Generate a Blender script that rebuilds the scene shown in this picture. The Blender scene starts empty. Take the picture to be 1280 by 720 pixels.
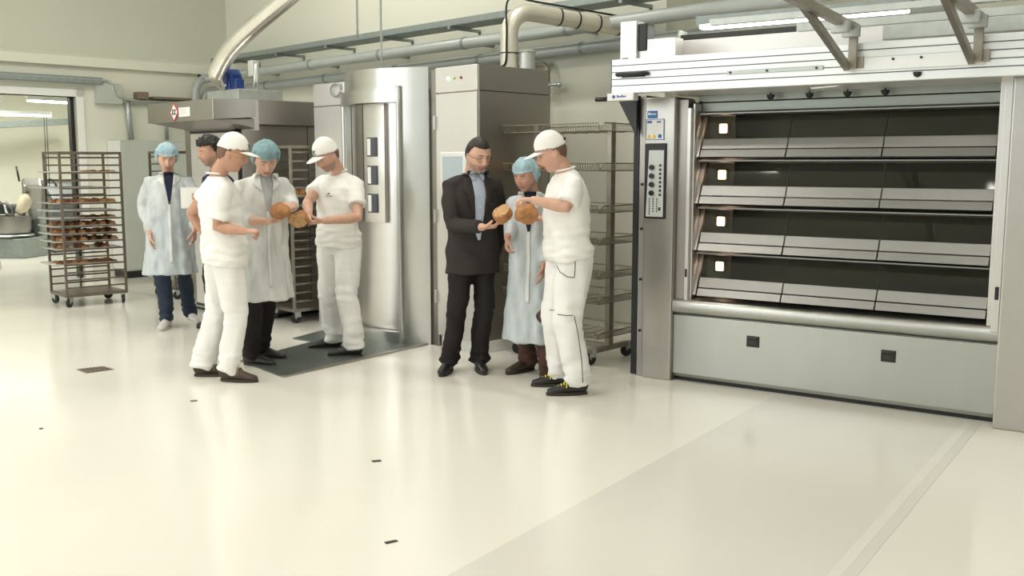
import bpy, bmesh, math, random
from mathutils import Vector as V, Matrix, noise
from mathutils.bvhtree import BVHTree
random.seed(7)
PI = math.pi
sc = bpy.context.scene
col = sc.collection

# ------------------------------------------------------------------ camera
FPX = 1220.0
PITCH = math.atan(155 / FPX)
CAMH = 1.6
cam = bpy.data.cameras.new('camera'); camo = bpy.data.objects.new('camera', cam)
col.objects.link(camo); sc.camera = camo
cam.sensor_fit = 'HORIZONTAL'; cam.sensor_width = 36; cam.lens = 36 * FPX / 1280
camo.location = (0, 0, CAMH); camo.rotation_euler = (PI / 2 - PITCH, 0, 0)
cam.clip_start = .05; cam.clip_end = 100
CP, SP = math.cos(PITCH), math.sin(PITCH)
def ray(u, v): return V((u - 640, FPX * CP + (360 - v) * SP, -FPX * SP + (360 - v) * CP))
def ground(u, v, z=0.0):
    r = ray(u, v); t = (z - CAMH) / r.z
    return V((r.x * t, r.y * t, z))
def at(u, v, Y):                       # the room point seen at a pixel, at depth Y
    r = ray(u, v); t = Y / r.y
    return V((r.x * t, Y, CAMH + r.z * t))

# ------------------------------------------------------------------ materials
def _new(name):
    m = bpy.data.materials.new(name); m.use_nodes = True
    nt = m.node_tree; b = nt.nodes['Principled BSDF']
    return m, nt, b
def mat(name, c, rough=.5, metal=0.0, var=.06, vscale=6.0, bump=0.0, bscale=60.0, stretch=(1, 1, 1), coat=0.0, alpha=1.0, emit=None, es=0.0, sss=0.0, rvar=0.0, spec=.5):
    m, nt, b = _new(name)
    N, L = nt.nodes, nt.links
    tc = N.new('ShaderNodeTexCoord'); mp = N.new('ShaderNodeMapping'); mp.inputs['Scale'].default_value = stretch
    L.new(tc.outputs['Object'], mp.inputs['Vector'])
    if var > 0:
        nz = N.new('ShaderNodeTexNoise'); nz.inputs['Scale'].default_value = vscale; nz.inputs['Detail'].default_value = 4
        L.new(mp.outputs[0], nz.inputs['Vector'])
        rp = N.new('ShaderNodeMapRange'); rp.inputs['From Min'].default_value = .25; rp.inputs['From Max'].default_value = .75
        rp.inputs['To Min'].default_value = 1 - var; rp.inputs['To Max'].default_value = 1 + var
        L.new(nz.outputs['Fac'], rp.inputs['Value'])
        mx = N.new('ShaderNodeVectorMath'); mx.operation = 'SCALE'; mx.inputs[0].default_value = c
        L.new(rp.outputs[0], mx.inputs['Scale']); L.new(mx.outputs[0], b.inputs['Base Color'])
        if rvar > 0:
            r2 = N.new('ShaderNodeMapRange'); r2.inputs['From Min'].default_value = .3; r2.inputs['From Max'].default_value = .7
            r2.inputs['To Min'].default_value = max(0, rough - rvar); r2.inputs['To Max'].default_value = rough + rvar
            L.new(nz.outputs['Fac'], r2.inputs['Value']); L.new(r2.outputs[0], b.inputs['Roughness'])
    else:
        b.inputs['Base Color'].default_value = (*c, 1)
    if rvar == 0 or var == 0: b.inputs['Roughness'].default_value = rough
    b.inputs['Metallic'].default_value = metal
    b.inputs['Specular IOR Level'].default_value = spec
    if bump > 0:
        n2 = N.new('ShaderNodeTexNoise'); n2.inputs['Scale'].default_value = bscale; n2.inputs['Detail'].default_value = 3
        L.new(mp.outputs[0], n2.inputs['Vector'])
        bp = N.new('ShaderNodeBump'); bp.inputs['Strength'].default_value = bump; bp.inputs['Distance'].default_value = .01
        L.new(n2.outputs['Fac'], bp.inputs['Height']); L.new(bp.outputs[0], b.inputs['Normal'])
    b.inputs['Coat Weight'].default_value = coat; b.inputs['Coat Roughness'].default_value = .08
    b.inputs['Alpha'].default_value = alpha
    if emit: b.inputs['Emission Color'].default_value = (*emit, 1); b.inputs['Emission Strength'].default_value = es
    if sss: b.inputs['Subsurface Weight'].default_value = sss; b.inputs['Subsurface Radius'].default_value = (.02, .008, .004); b.inputs['Subsurface Scale'].default_value = .5
    return m
def steel(name, c=(.56, .545, .52), rough=.3, stretch=(1, 1, 40), metal=1.0):
    return mat(name, c, rough, metal, var=.02, vscale=1.5, bump=0, stretch=(stretch[0] ** .5, stretch[1] ** .5, stretch[2] ** .5))
M = {}
M['floor'] = mat('floor_resin', (.84, .815, .735), .16, var=.02, vscale=.7, bump=.012, bscale=2.5, spec=.5, rvar=.035)
M['floor_grey'] = mat('floor_grey_tone', (.745, .725, .66), .17, var=.03, vscale=.9, bump=.012, bscale=2.5, rvar=.03)
M['floor_pale'] = mat('floor_strip_pale', (.80, .78, .71), .15, var=.02)
M['wall'] = mat('wall_paint_cream', (.77, .77, .66), .6, var=.025, vscale=.6, bump=.02, bscale=40)
M['wall2'] = mat('wall_paint_upper', (.63, .64, .54), .6, var=.03, vscale=.5)
M['ceil'] = mat('ceiling_paint', (.7, .7, .66), .7, var=.02)
M['trimw'] = mat('white_trim', (.9, .9, .86), .4, var=.02)
M['black'] = mat('black_plastic', (.012, .012, .013), .4, var=.1)
M['rubber'] = mat('black_rubber', (.02, .02, .02), .6, var=.1)
M['darkgrey'] = mat('machine_dark_grey', (.13, .14, .14), .45, .3, var=.08)
M['dark'] = mat('dark_metal', (.05, .048, .045), .45, .5, var=.1)
M['steel'] = steel('brushed_steel', (.50, .48, .45))
M['steelw'] = steel('brushed_steel_bright', (.66, .64, .62), .33)
M['steelh'] = steel('brushed_steel_horizontal', (.47, .475, .45), .30, (40, 1, 1))
M['steeld'] = steel('brushed_steel_warm_dark', (.40, .375, .35), .36)
M['steelb'] = mat('satin_steel_bright', (.78, .76, .75), .36, .6, var=.02, vscale=2)
M['steeldoor'] = steel('brushed_steel_door', (.28, .275, .265), .38, (30, 1, 1))
M['steelr'] = steel('steel_round', (.60, .60, .57), .28, (1, 1, 30))
M['galv'] = mat('galvanised_steel', (.52, .55, .53), .42, .75, var=.1, vscale=14)
M['galvh'] = mat('header_steel_green_grey', (.36, .39, .36), .4, .7, var=.04)
M['galvd'] = mat('galvanised_tray', (.30, .34, .33), .5, .5, var=.1, vscale=14)
M['ductc'] = mat('duct_cream_metal', (.70, .67, .57), .36, .45, var=.04, vscale=5)
M['duct'] = mat('duct_steel', (.78, .76, .70), .25, .85, var=.05, vscale=5)
M['greypipe'] = mat('grey_pipe_paint', (.40, .43, .41), .35, .1, var=.04)
M['rack'] = mat('rack_steel', (.24, .20, .17), .4, .8, var=.12, vscale=12)
M['rackl'] = mat('rack_steel_light', (.36, .33, .28), .38, .8, var=.12, vscale=12)
M['wire'] = mat('wire_steel', (.30, .28, .22), .4, .7, var=.1)
M['tray'] = mat('aluminium_tray', (.74, .74, .72), .4, .6, var=.05)
M['alu'] = mat('anodised_aluminium', (.84, .86, .85), .34, .55, var=.03, vscale=4)
M['aluplain'] = mat('aluminium_plain', (.80, .80, .78), .35, .6, var=.05)
M['groove'] = mat('groove_shadow_gap', (.10, .10, .12), .6, .2, var=.05)
M['white'] = mat('white_plastic', (.86, .86, .84), .35, var=.02)
M['cab'] = mat('cabinet_pale_green', (.50, .53, .48), .45, var=.02, vscale=2)
M['cabw'] = mat('cabinet_side_white', (.82, .83, .80), .45, var=.02)
M['blue'] = mat('motor_blue', (.015, .05, .22), .35, .1, var=.1)
M['labelblue'] = mat('label_blue', (.03, .16, .42), .4, var=.03)
M['textblue'] = mat('print_blue', (.05, .12, .40), .5, var=0)
M['yellow'] = mat('warning_yellow', (.75, .55, .03), .5, var=0)
M['red'] = mat('sign_red', (.65, .05, .05), .5, var=0)
M['ink'] = mat('print_dark', (.03, .035, .04), .6, var=0)
M['inkteal'] = mat('embroidery_dark_green', (.05, .10, .10), .7, var=.1)
M['grey'] = mat('light_grey_plastic', (.60, .62, .62), .4, var=.03)
M['screen'] = mat('display_glass', (.50, .58, .64), .12, var=.04, vscale=8)
M['lampg'] = mat('indicator_green', (.05, .8, .2), .3, var=0, emit=(.15, 1, .4), es=7)
M['lampy'] = mat('indicator_yellow', (.5, .42, .05), .3, var=0)
M['lampr'] = mat('indicator_red', (.28, .01, .02), .3, var=0)
M['ovenlamp'] = mat('oven_lamp_glow', (1, .6, .35), .3, var=0, emit=(1, .62, .40), es=14)
M['tube'] = mat('fluorescent_tube', (1, 1, .95), .3, var=0, emit=(1, 1, .88), es=9)
M['ceilamp'] = mat('luminaire_diffuser', (1, 1, 1), .3, var=0, emit=(1, .98, .92), es=6)
M['cavity'] = mat('oven_cavity', (.06, .055, .05), .45, .5, var=.15)
M['bread'] = mat('bread_crust', (.50, .25, .09), .6, var=.35, vscale=22, bump=.35, bscale=50)
M['breadh'] = mat('bread_crust_brown', (.40, .185, .065), .6, var=.35, vscale=22, bump=.4, bscale=45)
M['breadd'] = mat('bread_crust_dark', (.24, .10, .035), .6, var=.35, vscale=18, bump=.35, bscale=50)
M['crumb'] = mat('bread_crumb', (.58, .35, .17), .85, var=.12, vscale=40, bump=.4, bscale=90)
M['crumbc'] = mat('cream_cover', (.55, .50, .38), .5, var=.05)
M['ribbon'] = mat('fluted_plate_dark_green', (.13, .155, .14), .38, .4, var=.12, vscale=3, bump=.05, bscale=60)
M['rust'] = mat('drain_brown', (.22, .17, .13), .6, .3, var=.2, vscale=30)
def glassmat(name, tint, rough=.04, mixf=.35):
    m, nt, b = _new(name); N, L = nt.nodes, nt.links
    tr = N.new('ShaderNodeBsdfTransparent'); tr.inputs[0].default_value = (*tint, 1)
    gl = N.new('ShaderNodeBsdfGlossy'); gl.inputs['Roughness'].default_value = rough; gl.inputs['Color'].default_value = (.9, .92, .9, 1)
    lw = N.new('ShaderNodeFresnel'); lw.inputs['IOR'].default_value = 1.5
    mr = N.new('ShaderNodeMath'); mr.operation = 'MULTIPLY_ADD'; mr.inputs[1].default_value = 1.0; mr.inputs[2].default_value = mixf
    mr.use_clamp = True
    L.new(lw.outputs[0], mr.inputs[0])
    mx = N.new('ShaderNodeMixShader'); L.new(mr.outputs[0], mx.inputs[0]); L.new(tr.outputs[0], mx.inputs[1]); L.new(gl.outputs[0], mx.inputs[2])
    L.new(mx.outputs[0], N['Material Output'].inputs['Surface'])
    return m
M['ovenglass'] = glassmat('oven_window_glass', (.46, .46, .42), .04, .0)
M['lens'] = glassmat('spectacle_lens', (.85, .85, .85), .02, .02)
def sheer(name, c, cover, rough=.6):           # thin non-woven fabric that lets some of the clothes through
    m, nt, b = _new(name); N, L = nt.nodes, nt.links
    b.inputs['Roughness'].default_value = rough
    tc = N.new('ShaderNodeTexCoord'); nz = N.new('ShaderNodeTexNoise'); nz.inputs['Scale'].default_value = 9; nz.inputs['Detail'].default_value = 5
    mp = N.new('ShaderNodeMapping'); mp.inputs['Scale'].default_value = (1.6, 1.6, .45)
    L.new(tc.outputs['Object'], mp.inputs[0]); L.new(mp.outputs[0], nz.inputs['Vector'])
    r = N.new('ShaderNodeMapRange'); r.inputs['From Min'].default_value = .3; r.inputs['From Max'].default_value = .7
    r.inputs['To Min'].default_value = cover - .12; r.inputs['To Max'].default_value = min(1, cover + .12)
    L.new(nz.outputs['Fac'], r.inputs['Value']); L.new(r.outputs[0], b.inputs['Alpha'])
    b.inputs['Base Color'].default_value = (*c, 1)
    b.inputs['Specular IOR Level'].default_value = .3
    bp = N.new('ShaderNodeBump'); bp.inputs['Strength'].default_value = .5; bp.inputs['Distance'].default_value = .02
    L.new(nz.outputs['Fac'], bp.inputs['Height']); L.new(bp.outputs[0], b.inputs['Normal'])
    return m
M['coat'] = sheer('sheer_coat_pale_blue', (.72, .79, .82), .74)
M['coat2'] = sheer('sheer_coat_white', (.80, .82, .80), .84)
M['net'] = sheer('hairnet_blue', (.50, .73, .82), .66)
M['net2'] = sheer('hairnet_green_blue', (.26, .42, .45), .82)
M['skin'] = mat('skin', (.64, .38, .28), .5, var=.07, vscale=25, bump=.05, bscale=200, sss=.08)
M['skin2'] = mat('skin_tan', (.54, .30, .21), .5, var=.07, vscale=25, bump=.05, bscale=200, sss=.08)
M['lip'] = mat('lips', (.42, .15, .12), .45, var=.05)
M['stubble'] = mat('stubble_skin', (.43, .265, .20), .6, var=.12, vscale=60)
M['hairb'] = mat('hair_black', (.014, .010, .008), .45, var=.3, vscale=40, bump=.5, bscale=160, stretch=(1, .25, 1))
M['hairbr'] = mat('hair_brown', (.06, .035, .02), .5, var=.3, vscale=40, bump=.6, bscale=120)
M['hairs'] = mat('hair_short_cropped', (.17, .095, .06), .6, var=.2, vscale=60, bump=.3, bscale=200)
M['eyew'] = mat('eye_white', (.42, .38, .36), .45, var=0)
M['iris'] = mat('iris_brown', (.03, .02, .012), .2, var=0)
M['tee'] = mat('white_cotton', (.88, .87, .84), .75, var=.02, vscale=8, bump=.12, bscale=14, spec=.2)
M['trousw'] = mat('white_twill', (.86, .85, .83), .75, var=.02, vscale=8, bump=.15, bscale=16, stretch=(1, 1, .4), spec=.2)
M['jeans'] = mat('denim_navy', (.030, .042, .065), .8, var=.25, vscale=8, bump=.2, bscale=30, spec=.2)
M['trousb'] = mat('black_trousers', (.022, .018, .018), .75, var=.15, bump=.2, bscale=18, spec=.2)
M['trousbr'] = mat('brown_trousers', (.095, .05, .042), .75, var=.15, bump=.2, bscale=18, spec=.2)
M['suit'] = mat('suit_charcoal', (.036, .030, .028), .7, var=.12, bump=.15, bscale=16, spec=.25)
M['shirtb'] = mat('shirt_light_blue', (.46, .52, .64), .7, var=.04, bump=.1, bscale=20)
M['navy'] = mat('navy_knit', (.018, .022, .045), .8, var=.15, bump=.2, bscale=40, spec=.2)
M['navyt'] = mat('navy_sweater', (.03, .035, .08), .8, var=.15, bump=.2, bscale=40, spec=.2)
M['under'] = mat('grey_shirt', (.42, .43, .44), .75, var=.06, bump=.1, bscale=20)
M['capw'] = mat('cap_white_cotton', (.87, .85, .81), .75, var=.02, bump=.06, bscale=80, spec=.2)
M['shoeb'] = mat('shoe_black_leather', (.018, .016, .016), .35, var=.15)
M['shoebr'] = mat('shoe_brown', (.05, .03, .02), .5, var=.2)
M['shoew'] = mat('shoe_white', (.68, .64, .62), .6, var=.1)
M['shoeg'] = mat('shoe_grey', (.20, .18, .19), .6, var=.15)
M['sole'] = mat('shoe_sole', (.04, .032, .026), .7, var=.1)
M['lace'] = mat('lace_yellow', (.80, .66, .05), .7, var=0)
M['laced'] = mat('lace_brown', (.25, .17, .10), .7, var=0)

# ------------------------------------------------------------------ mesh builder
class MB:
    def __init__(s): s.v = []; s.f = []; s.mi = []; s.cur = 0
    def add(s, vs, fs):
        o = len(s.v); s.v += [tuple(p) for p in vs]
        for f in fs: s.f.append(tuple(i + o for i in f)); s.mi.append(s.cur)
        return s
    def box(s, x0, x1, y0, y1, z0, z1):
        vs = [(x, y, z) for z in (z0, z1) for y in (y0, y1) for x in (x0, x1)]
        return s.add(vs, [(0, 2, 3, 1), (4, 5, 7, 6), (0, 1, 5, 4), (2, 6, 7, 3), (0, 4, 6, 2), (1, 3, 7, 5)])
    def bar(s, p0, p1, w, h=None, up=(0, 0, 1)):   # rectangular bar between two points
        p0, p1 = V(p0), V(p1); h = h or w
        d = (p1 - p0).normalized(); u = V(up)
        if abs(d.dot(u)) > .95: u = V((0, 1, 0))
        a = d.cross(u).normalized(); b = a.cross(d).normalized()
        vs = [p + a * sx * w / 2 + b * sy * h / 2 for p in (p0, p1) for sx, sy in ((-1, -1), (1, -1), (1, 1), (-1, 1))]
        return s.add(vs, [(3, 2, 1, 0), (4, 5, 6, 7), (0, 1, 5, 4), (1, 2, 6, 5), (2, 3, 7, 6), (3, 0, 4, 7)])
    def tube(s, pts, rad, n=12, side=None, cap=True):
        pts = [V(p) for p in pts]; m = len(pts); rings = []
        if not isinstance(rad, (list, tuple)): rad = [rad] * m
        prev = None
        for i, p in enumerate(pts):
            t = (pts[min(i + 1, m - 1)] - pts[max(i - 1, 0)])
            if t.length < 1e-9: t = V((0, 0, 1))
            t.normalize()
            if side is not None:
                sd = V(side[i]) if isinstance(side, list) else V(side)
            elif prev is not None: sd = prev
            else:
                sd = V((1, 0, 0)) if abs(t.x) < .8 else V((0, 1, 0))
            sd = (sd - t * sd.dot(t)).normalized(); prev = sd
            ot = t.cross(sd)
            r = rad[i]; ra, rb = (r if isinstance(r, (list, tuple)) else (r, r))
            rings.append([p + sd * (ra * math.cos(a)) + ot * (rb * math.sin(a)) for a in [2 * PI * k / n for k in range(n)]])
        vs = [q for r in rings for q in r]; fs = []
        for i in range(m - 1):
            for k in range(n):
                a = i * n + k; b = i * n + (k + 1) % n
                fs.append((a, b, b + n, a + n))
        if cap:
            fs.append(tuple(range(n - 1, -1, -1))); fs.append(tuple((m - 1) * n + k for k in range(n)))
        return s.add(vs, fs)
    def cyl(s, p0, p1, r, n=20): return s.tube([p0, p1], r, n)
    def lathe(s, prof, c=(0, 0, 0), n=28, a0=0, a1=2 * PI, sx=1, sy=1):
        full = abs(a1 - a0 - 2 * PI) < 1e-6; k = n if full else n + 1
        vs = []
        for r, z in prof:
            for i in range(k):
                a = a0 + (a1 - a0) * i / n
                vs.append((c[0] + r * sx * math.cos(a), c[1] + r * sy * math.sin(a), c[2] + z))
        fs = []
        for j in range(len(prof) - 1):
            for i in range(n if full else n):
                a = j * k + i; b = j * k + (i + 1) % k
                fs.append((a, b, b + k, a + k))
        return s.add(vs, fs)
    def prism(s, poly, axis, a0, a1):          # polygon in the two other axes extruded along one axis
        n = len(poly)
        def P(p, a):
            if axis == 'x': return (a, p[0], p[1])
            if axis == 'y': return (p[0], a, p[1])
            return (p[0], p[1], a)
        vs = [P(p, a0) for p in poly] + [P(p, a1) for p in poly]
        fs = [tuple(range(n)), tuple(range(2 * n - 1, n - 1, -1))] + [(i, i + n, (i + 1) % n + n, (i + 1) % n) for i in range(n)]
        return s.add(vs, fs)
    def ell(s, c, rx, ry, rz, X=V((1, 0, 0)), Y=V((0, 1, 0)), Z=V((0, 0, 1)), n=14, m=9):
        c = V(c); vs = [c - Z * rz]; fs = []
        for j in range(1, m):
            t = -PI / 2 + PI * j / m
            for i in range(n):
                a = 2 * PI * i / n
                vs.append(c + X * (rx * math.cos(t) * math.cos(a)) + Y * (ry * math.cos(t) * math.sin(a)) + Z * (rz * math.sin(t)))
        vs.append(c + Z * rz)
        for i in range(n): fs.append((0, 1 + (i + 1) % n, 1 + i))
        for j in range(m - 2):
            for i in range(n):
                a = 1 + j * n + i; b = 1 + j * n + (i + 1) % n
                fs.append((a, b, b + n, a + n))
        o = 1 + (m - 2) * n
        for i in range(n): fs.append((o + i, o + (i + 1) % n, len(vs) - 1))
        return s.add(vs, fs)
    def mesh(s, name):
        me = bpy.data.meshes.new(name); me.from_pydata(s.v, [], s.f); 
        bm = bmesh.new(); bm.from_mesh(me)
        for f, i in zip(bm.faces, s.mi): f.material_index = i
        bmesh.ops.recalc_face_normals(bm, faces=bm.faces); bm.to_mesh(me); bm.free()
        return me
    def build(s, name, m, parent=None, bevel=0.0, smooth=False, kind=None, loc=None):
        me = s.mesh(name)
        for q in (m if isinstance(m, (list, tuple)) else [m]): me.materials.append(q)
        o = bpy.data.objects.new(name, me); col.objects.link(o)
        if parent: o.parent = parent
        if loc: o.location = loc
        if smooth:
            for p in me.polygons: p.use_smooth = True
        if bevel:
            b = o.modifiers.new('bevel', 'BEVEL'); b.width = bevel; b.segments = 2; b.limit_method = 'ANGLE'; b.angle_limit = .6
        if kind: o['kind'] = kind
        if smooth == 'auto':
            for p in me.polygons: p.use_smooth = True
            e = o.modifiers.new('edges', 'EDGE_SPLIT'); e.split_angle = .7
        return o
def thing(name, label, cat, loc=(0, 0, 0), rz=0.0, group=None):
    o = bpy.data.objects.new(name, None); col.objects.link(o); o.empty_display_size = .1
    o.location = loc; o.rotation_euler = (0, 0, rz); o['label'] = label; o['category'] = cat
    if group: o['group'] = group
    return o
def tag(o, label, cat, group=None, kind=None):
    o['label'] = label; o['category'] = cat
    if group: o['group'] = group
    if kind: o['kind'] = kind
    return o
def dup(o, parent=None, loc=None):
    c = o.copy(); col.objects.link(c)
    if parent: c.parent = parent
    if loc is not None: c.location = loc
    for ch in list(o.children): dup(ch, c)
    return c
def arc(c, r, a0, a1, n, ax='xz', fix=0):
    out = []
    for i in range(n + 1):
        a = a0 + (a1 - a0) * i / n
        p, q = c[0] + r * math.cos(a), c[1] + r * math.sin(a)
        out.append((p, fix, q) if ax == 'xz' else ((fix, p, q) if ax == 'yz' else (p, q, fix)))
    return out

# ------------------------------------------------------------------ room frame
A = math.radians(-46)                       # direction of the back wall, to the right
DA = V((math.cos(A), math.sin(A), 0)); DB = V((-math.sin(A), math.cos(A), 0))
CORNER = V((-4.37, 15.3, 0))
room = Matrix.Translation(CORNER) @ Matrix.Rotation(A, 4, 'Z')
def R(s, y, z=0): return room @ V((s, y, z))       # s along the back wall, y negative towards the camera
def rbox(name, m, s0, s1, y0, y1, z0, z1, bevel=0, kind='structure'):
    o = MB().box(s0, s1, y0, y1, z0, z1).build(name, m, bevel=bevel, kind=kind)
    o.matrix_world = room; return o
# floor and walls
rbox('floor', M['floor'], -9, 22, -14, 3, -.1, 0)
rbox('ceiling', M['ceil'], -9, 22, -14, 3, 5.3, 5.4)
HB = 8.35
o = MB().box(0, HB, 0, .2, 0, 5.3).build('wall_back', M['wall'], kind='structure'); o.matrix_world = room
o = MB().box(HB - .2, HB, .2, 2.8, 0, 5.3).box(HB, 22, 2.6, 2.8, 0, 5.3).build('wall_recess', M['wall'], kind='structure'); o.matrix_world = room
DT0, DT1, DZ = -5.6, -2.30, 2.52             # doorway in the left wall
o = MB().box(-.22, 0, DT1, .2, 0, 2.93).box(-.22, 0, DT0, DT1, DZ, 2.93).box(-.22, 0, -14, DT0, 0, 2.93).build('wall_left', M['wall'], kind='structure'); o.matrix_world = room
o = MB().box(-.22, .0, -14, .2, 3.10, 5.3).build('wall_left_upper', M['wall2'], kind='structure'); o.matrix_world = room
o = MB().prism([(-.22, 2.93), (.10, 2.93), (.10, 3.06), (.0, 3.11), (-.22, 3.11)], 'y', -14, 0).build('trim_1', M['wall'], kind='structure', bevel=.01); o.matrix_world = room
rbox('wall_right', M['wall'], 21.8, 22, -14, 2.8, 0, 5.3)
# wall behind the camera with daylight windows
wf = MB(); wf.box(0, 22, -14.2, -14, 0, 1.2); wf.box(0, 22, -14.2, -14, 4.4, 5.3)
for k in range(5):
    wf.box(0 + k * 5.2, 1.2 + k * 5.2, -14.2, -14, 1.2, 4.4)
o = wf.build('wall_front', M['wall'], kind='structure'); o.matrix_world = room
for k in range(4):
    s0 = 1.2 + k * 5.2; f = MB()
    for x in (s0, s0 + 1.33, s0 + 2.66, s0 + 3.95): f.box(x, x + .06, -14.12, -14.04, 1.2, 4.4)
    for z in (1.2, 2.8, 4.34): f.box(s0, s0 + 4, -14.12, -14.04, z, z + .06)
    o = f.build('window_%d' % (k + 1), M['trimw'], kind='structure', bevel=.006); o.matrix_world = room
# doorway frame (door_1) with its dark reveal
o = MB().box(-.24, .02, DT1 - .0, DT1 + .10, 0, DZ + .10).box(-.24, .02, DT0 - .1, DT1 + .1, DZ, DZ + .10).box(-.24, .02, DT0 - .10, DT0, 0, DZ + .1).build('door_1', M['trimw'], kind='structure', bevel=.004); o.matrix_world = room
o = MB().box(-.20, -.08, DT1 - .05, DT1 - .002, 0, DZ - .002).build('door_seal', M['black'], kind='structure', bevel=.003); o.matrix_world = room
o['kind'] = 'structure'; o.name = 'trim_2'
# adjacent room
rbox('wall_far_room', M['wall'], -7.2, -7.0, -14, 3, 0, 3.3)
rbox('wall_side_room', M['wall'], -7.0, -.22, 2.0, 2.2, 0, 3.3)
rbox('ceiling_side_room', M['ceil'], -7.2, -.22, -14, 2.2, 3.3, 3.4)
rbox('wall_end_room', M['wall'], -9, -.22, -14.2, -14, 0, 3.3)

# thin slabs on the floor before the oven: greyer band, pale strip
OL = ground(840, 475); OR = ground(1242, 530)
OA = math.atan2(OR.y - OL.y, OR.x - OL.x)
OM = Matrix.Translation(OL) @ Matrix.Rotation(OA, 4, 'Z')
o = MB().box(.80, 2.02, -5.0, -.02, 0, .0015).build('floor_grey_band', M['floor_grey'], kind='structure'); o.matrix_world = OM
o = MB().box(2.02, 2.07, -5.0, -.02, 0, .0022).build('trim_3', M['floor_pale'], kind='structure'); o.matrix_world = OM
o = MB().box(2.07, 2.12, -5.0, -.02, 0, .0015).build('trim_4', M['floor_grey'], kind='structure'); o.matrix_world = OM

# ------------------------------------------------------------------ deck oven
oven = thing('deck_oven', 'large stainless four-deck bakery oven with glowing lamps at the right', 'oven', OL, OA)
W = 2.19
b = MB()
b.prism([(.02, .035), (0, .06), (0, .495), (.03, .495), (.03, .035)], 'x', 0, W)
b.box(0, W, .03, .06, .03, .5)
bp_ = b.build('base_panel', M['steelh'], oven, bevel=.003)
MB().box(0, W, .05, 1.3, 0, .03).build('plinth', M['black'], oven)
for x in (.57, 1.49):
    hnd = MB(); hnd.box(x, x + .095, -.004, .004, .315, .395)
    ho = hnd.build('recessed_handle', M['black'], oven, bevel=.006)
    MB().prism([(-.004, .372), (-.016, .378), (-.016, .39), (-.004, .392)], 'x', x + .008, x + .087).box(x + .02, x + .075, -.007, -.004, .335, .36).build('grip', M['dark'], ho, bevel=.003)
# rounded ledge over the base
pr = [(.16, .505)] + [(-.0 + .045 * (1 - 1) - .03 + .045 + .045 * math.cos(a), .548 + .044 * math.sin(a)) for a in [PI * 1.5 - PI * i / 10 for i in range(11)]]
pr = [(.03, .503)] + [(.025 - .055 * math.sin(a), .561 - .058 * math.cos(a)) for a in [PI * i / 12 for i in range(12)]] + [(.15, .640), (.17, .640), (.17, .503)]
MB().prism(pr, 'x', -.0, W).build('ledge', M['steelh'], oven, smooth='auto')
# shell
sh = MB(); sh.box(-.34, -.30, .0, 1.3, 0, 2.1); sh.box(-.34, 2.6, 1.28, 1.3, 0, 2.35); sh.box(-.34, 2.6, .30, 1.3, 2.15, 2.17)
sh.box(.13, 2.12, .55, .57, .5, 2.15)
sh.build('casing', M['steeld'], oven)
MB().box(.12, 2.12, .20, .55, .62, .64).box(.10, .12, .14, .6, .6, 2.05).box(2.12, 2.14, .14, .6, .6, 2.1).build('chamber_lining', M['cavity'], oven)
# left control column
c = MB(); c.box(-.245, -.005, -.03, .3, 0, 2.08); cc = c.build('control_column', M['steel'], oven, bevel=.008)
c = MB(); c.box(-.30, -.248, -.005, .3, 0, 2.10); cs = c.build('side_channel', M['steeld'], oven, bevel=.004)
c = MB()
for z in (.35, .74, 1.12, 1.45): c.cyl((-.272, -.006, z), (-.272, -.014, z), .011, 12)
c.build('bolt', M['black'], cs)
MB().box(-.345, -.30, -.01, .02, 0.01, 2.1).build('gap_seal', M['black'], oven)
# pilaster left with lighter guide rail
MB().box(0, .075, .02, .14, .59, 2.06).box(-.005, 0, -.02, .1, 0, 2.06).build('pilaster', M['steeld'], oven, bevel=.004)
gl_ = MB(); gl_.box(.078, .108, .0, .14, .60, 2.0); gl_.box(.108, .125, .03, .14, .60, 2.03)
go = gl_.build('guide_rail', M['steelw'], oven, bevel=.004)
MB().box(.085, .10, -.006, .0, .78, .84).build('latch_slot', M['black'], go, bevel=.004)
gr_ = MB(); gr_.box(2.105, 2.135, .0, .14, .58, 2.13); gr_.box(2.135, 2.18, -.04, .14, .58, 2.14)
go = gr_.build('guide_rail', M['steelw'], oven, bevel=.004)
MB().box(2.148, 2.17, -.047, -.04, .78, .86).build('latch_slot', M['black'], go, bevel=.005)
MB().box(2.19, 2.62, -.12, 1.3, 0, 2.2).build('side_column', M['steel'], oven, bevel=.01)
# control display
pn = MB().box(-.238, -.065, -.042, -.028, 1.20, 1.75).build('control_panel', M['black'], cc, bevel=.006)
f = MB(); f.prism([(-.22, 1.215), (-.08, 1.215), (-.08, 1.70), (-.20, 1.70)], 'y', -.047, -.041)
f.build('fascia', M['grey'], cc, bevel=.002)
kn = MB()
for i in range(4): kn.cyl((-.172, -.045, 1.575 - i * .062), (-.172, -.064, 1.575 - i * .062), .019, 18)
for i in range(8): kn.cyl((-.105, -.045, 1.59 - i * .0305), (-.105, -.056, 1.59 - i * .0305), .0085, 10)
kn.build('knob', M['black'], cc, smooth='auto')
kn = MB()
for i in range(7):
    for j in range(3 if i < 6 else 1):
        kn.cyl((-.19 + j * .03, -.045, 1.345 - i * .018), (-.19 + j * .03, -.050, 1.345 - i * .018), .0055, 8)
kn.box(-.116, -.10, -.051, -.045, 1.262, 1.285)
kn.build('key', M['dark'], cc)
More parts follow.
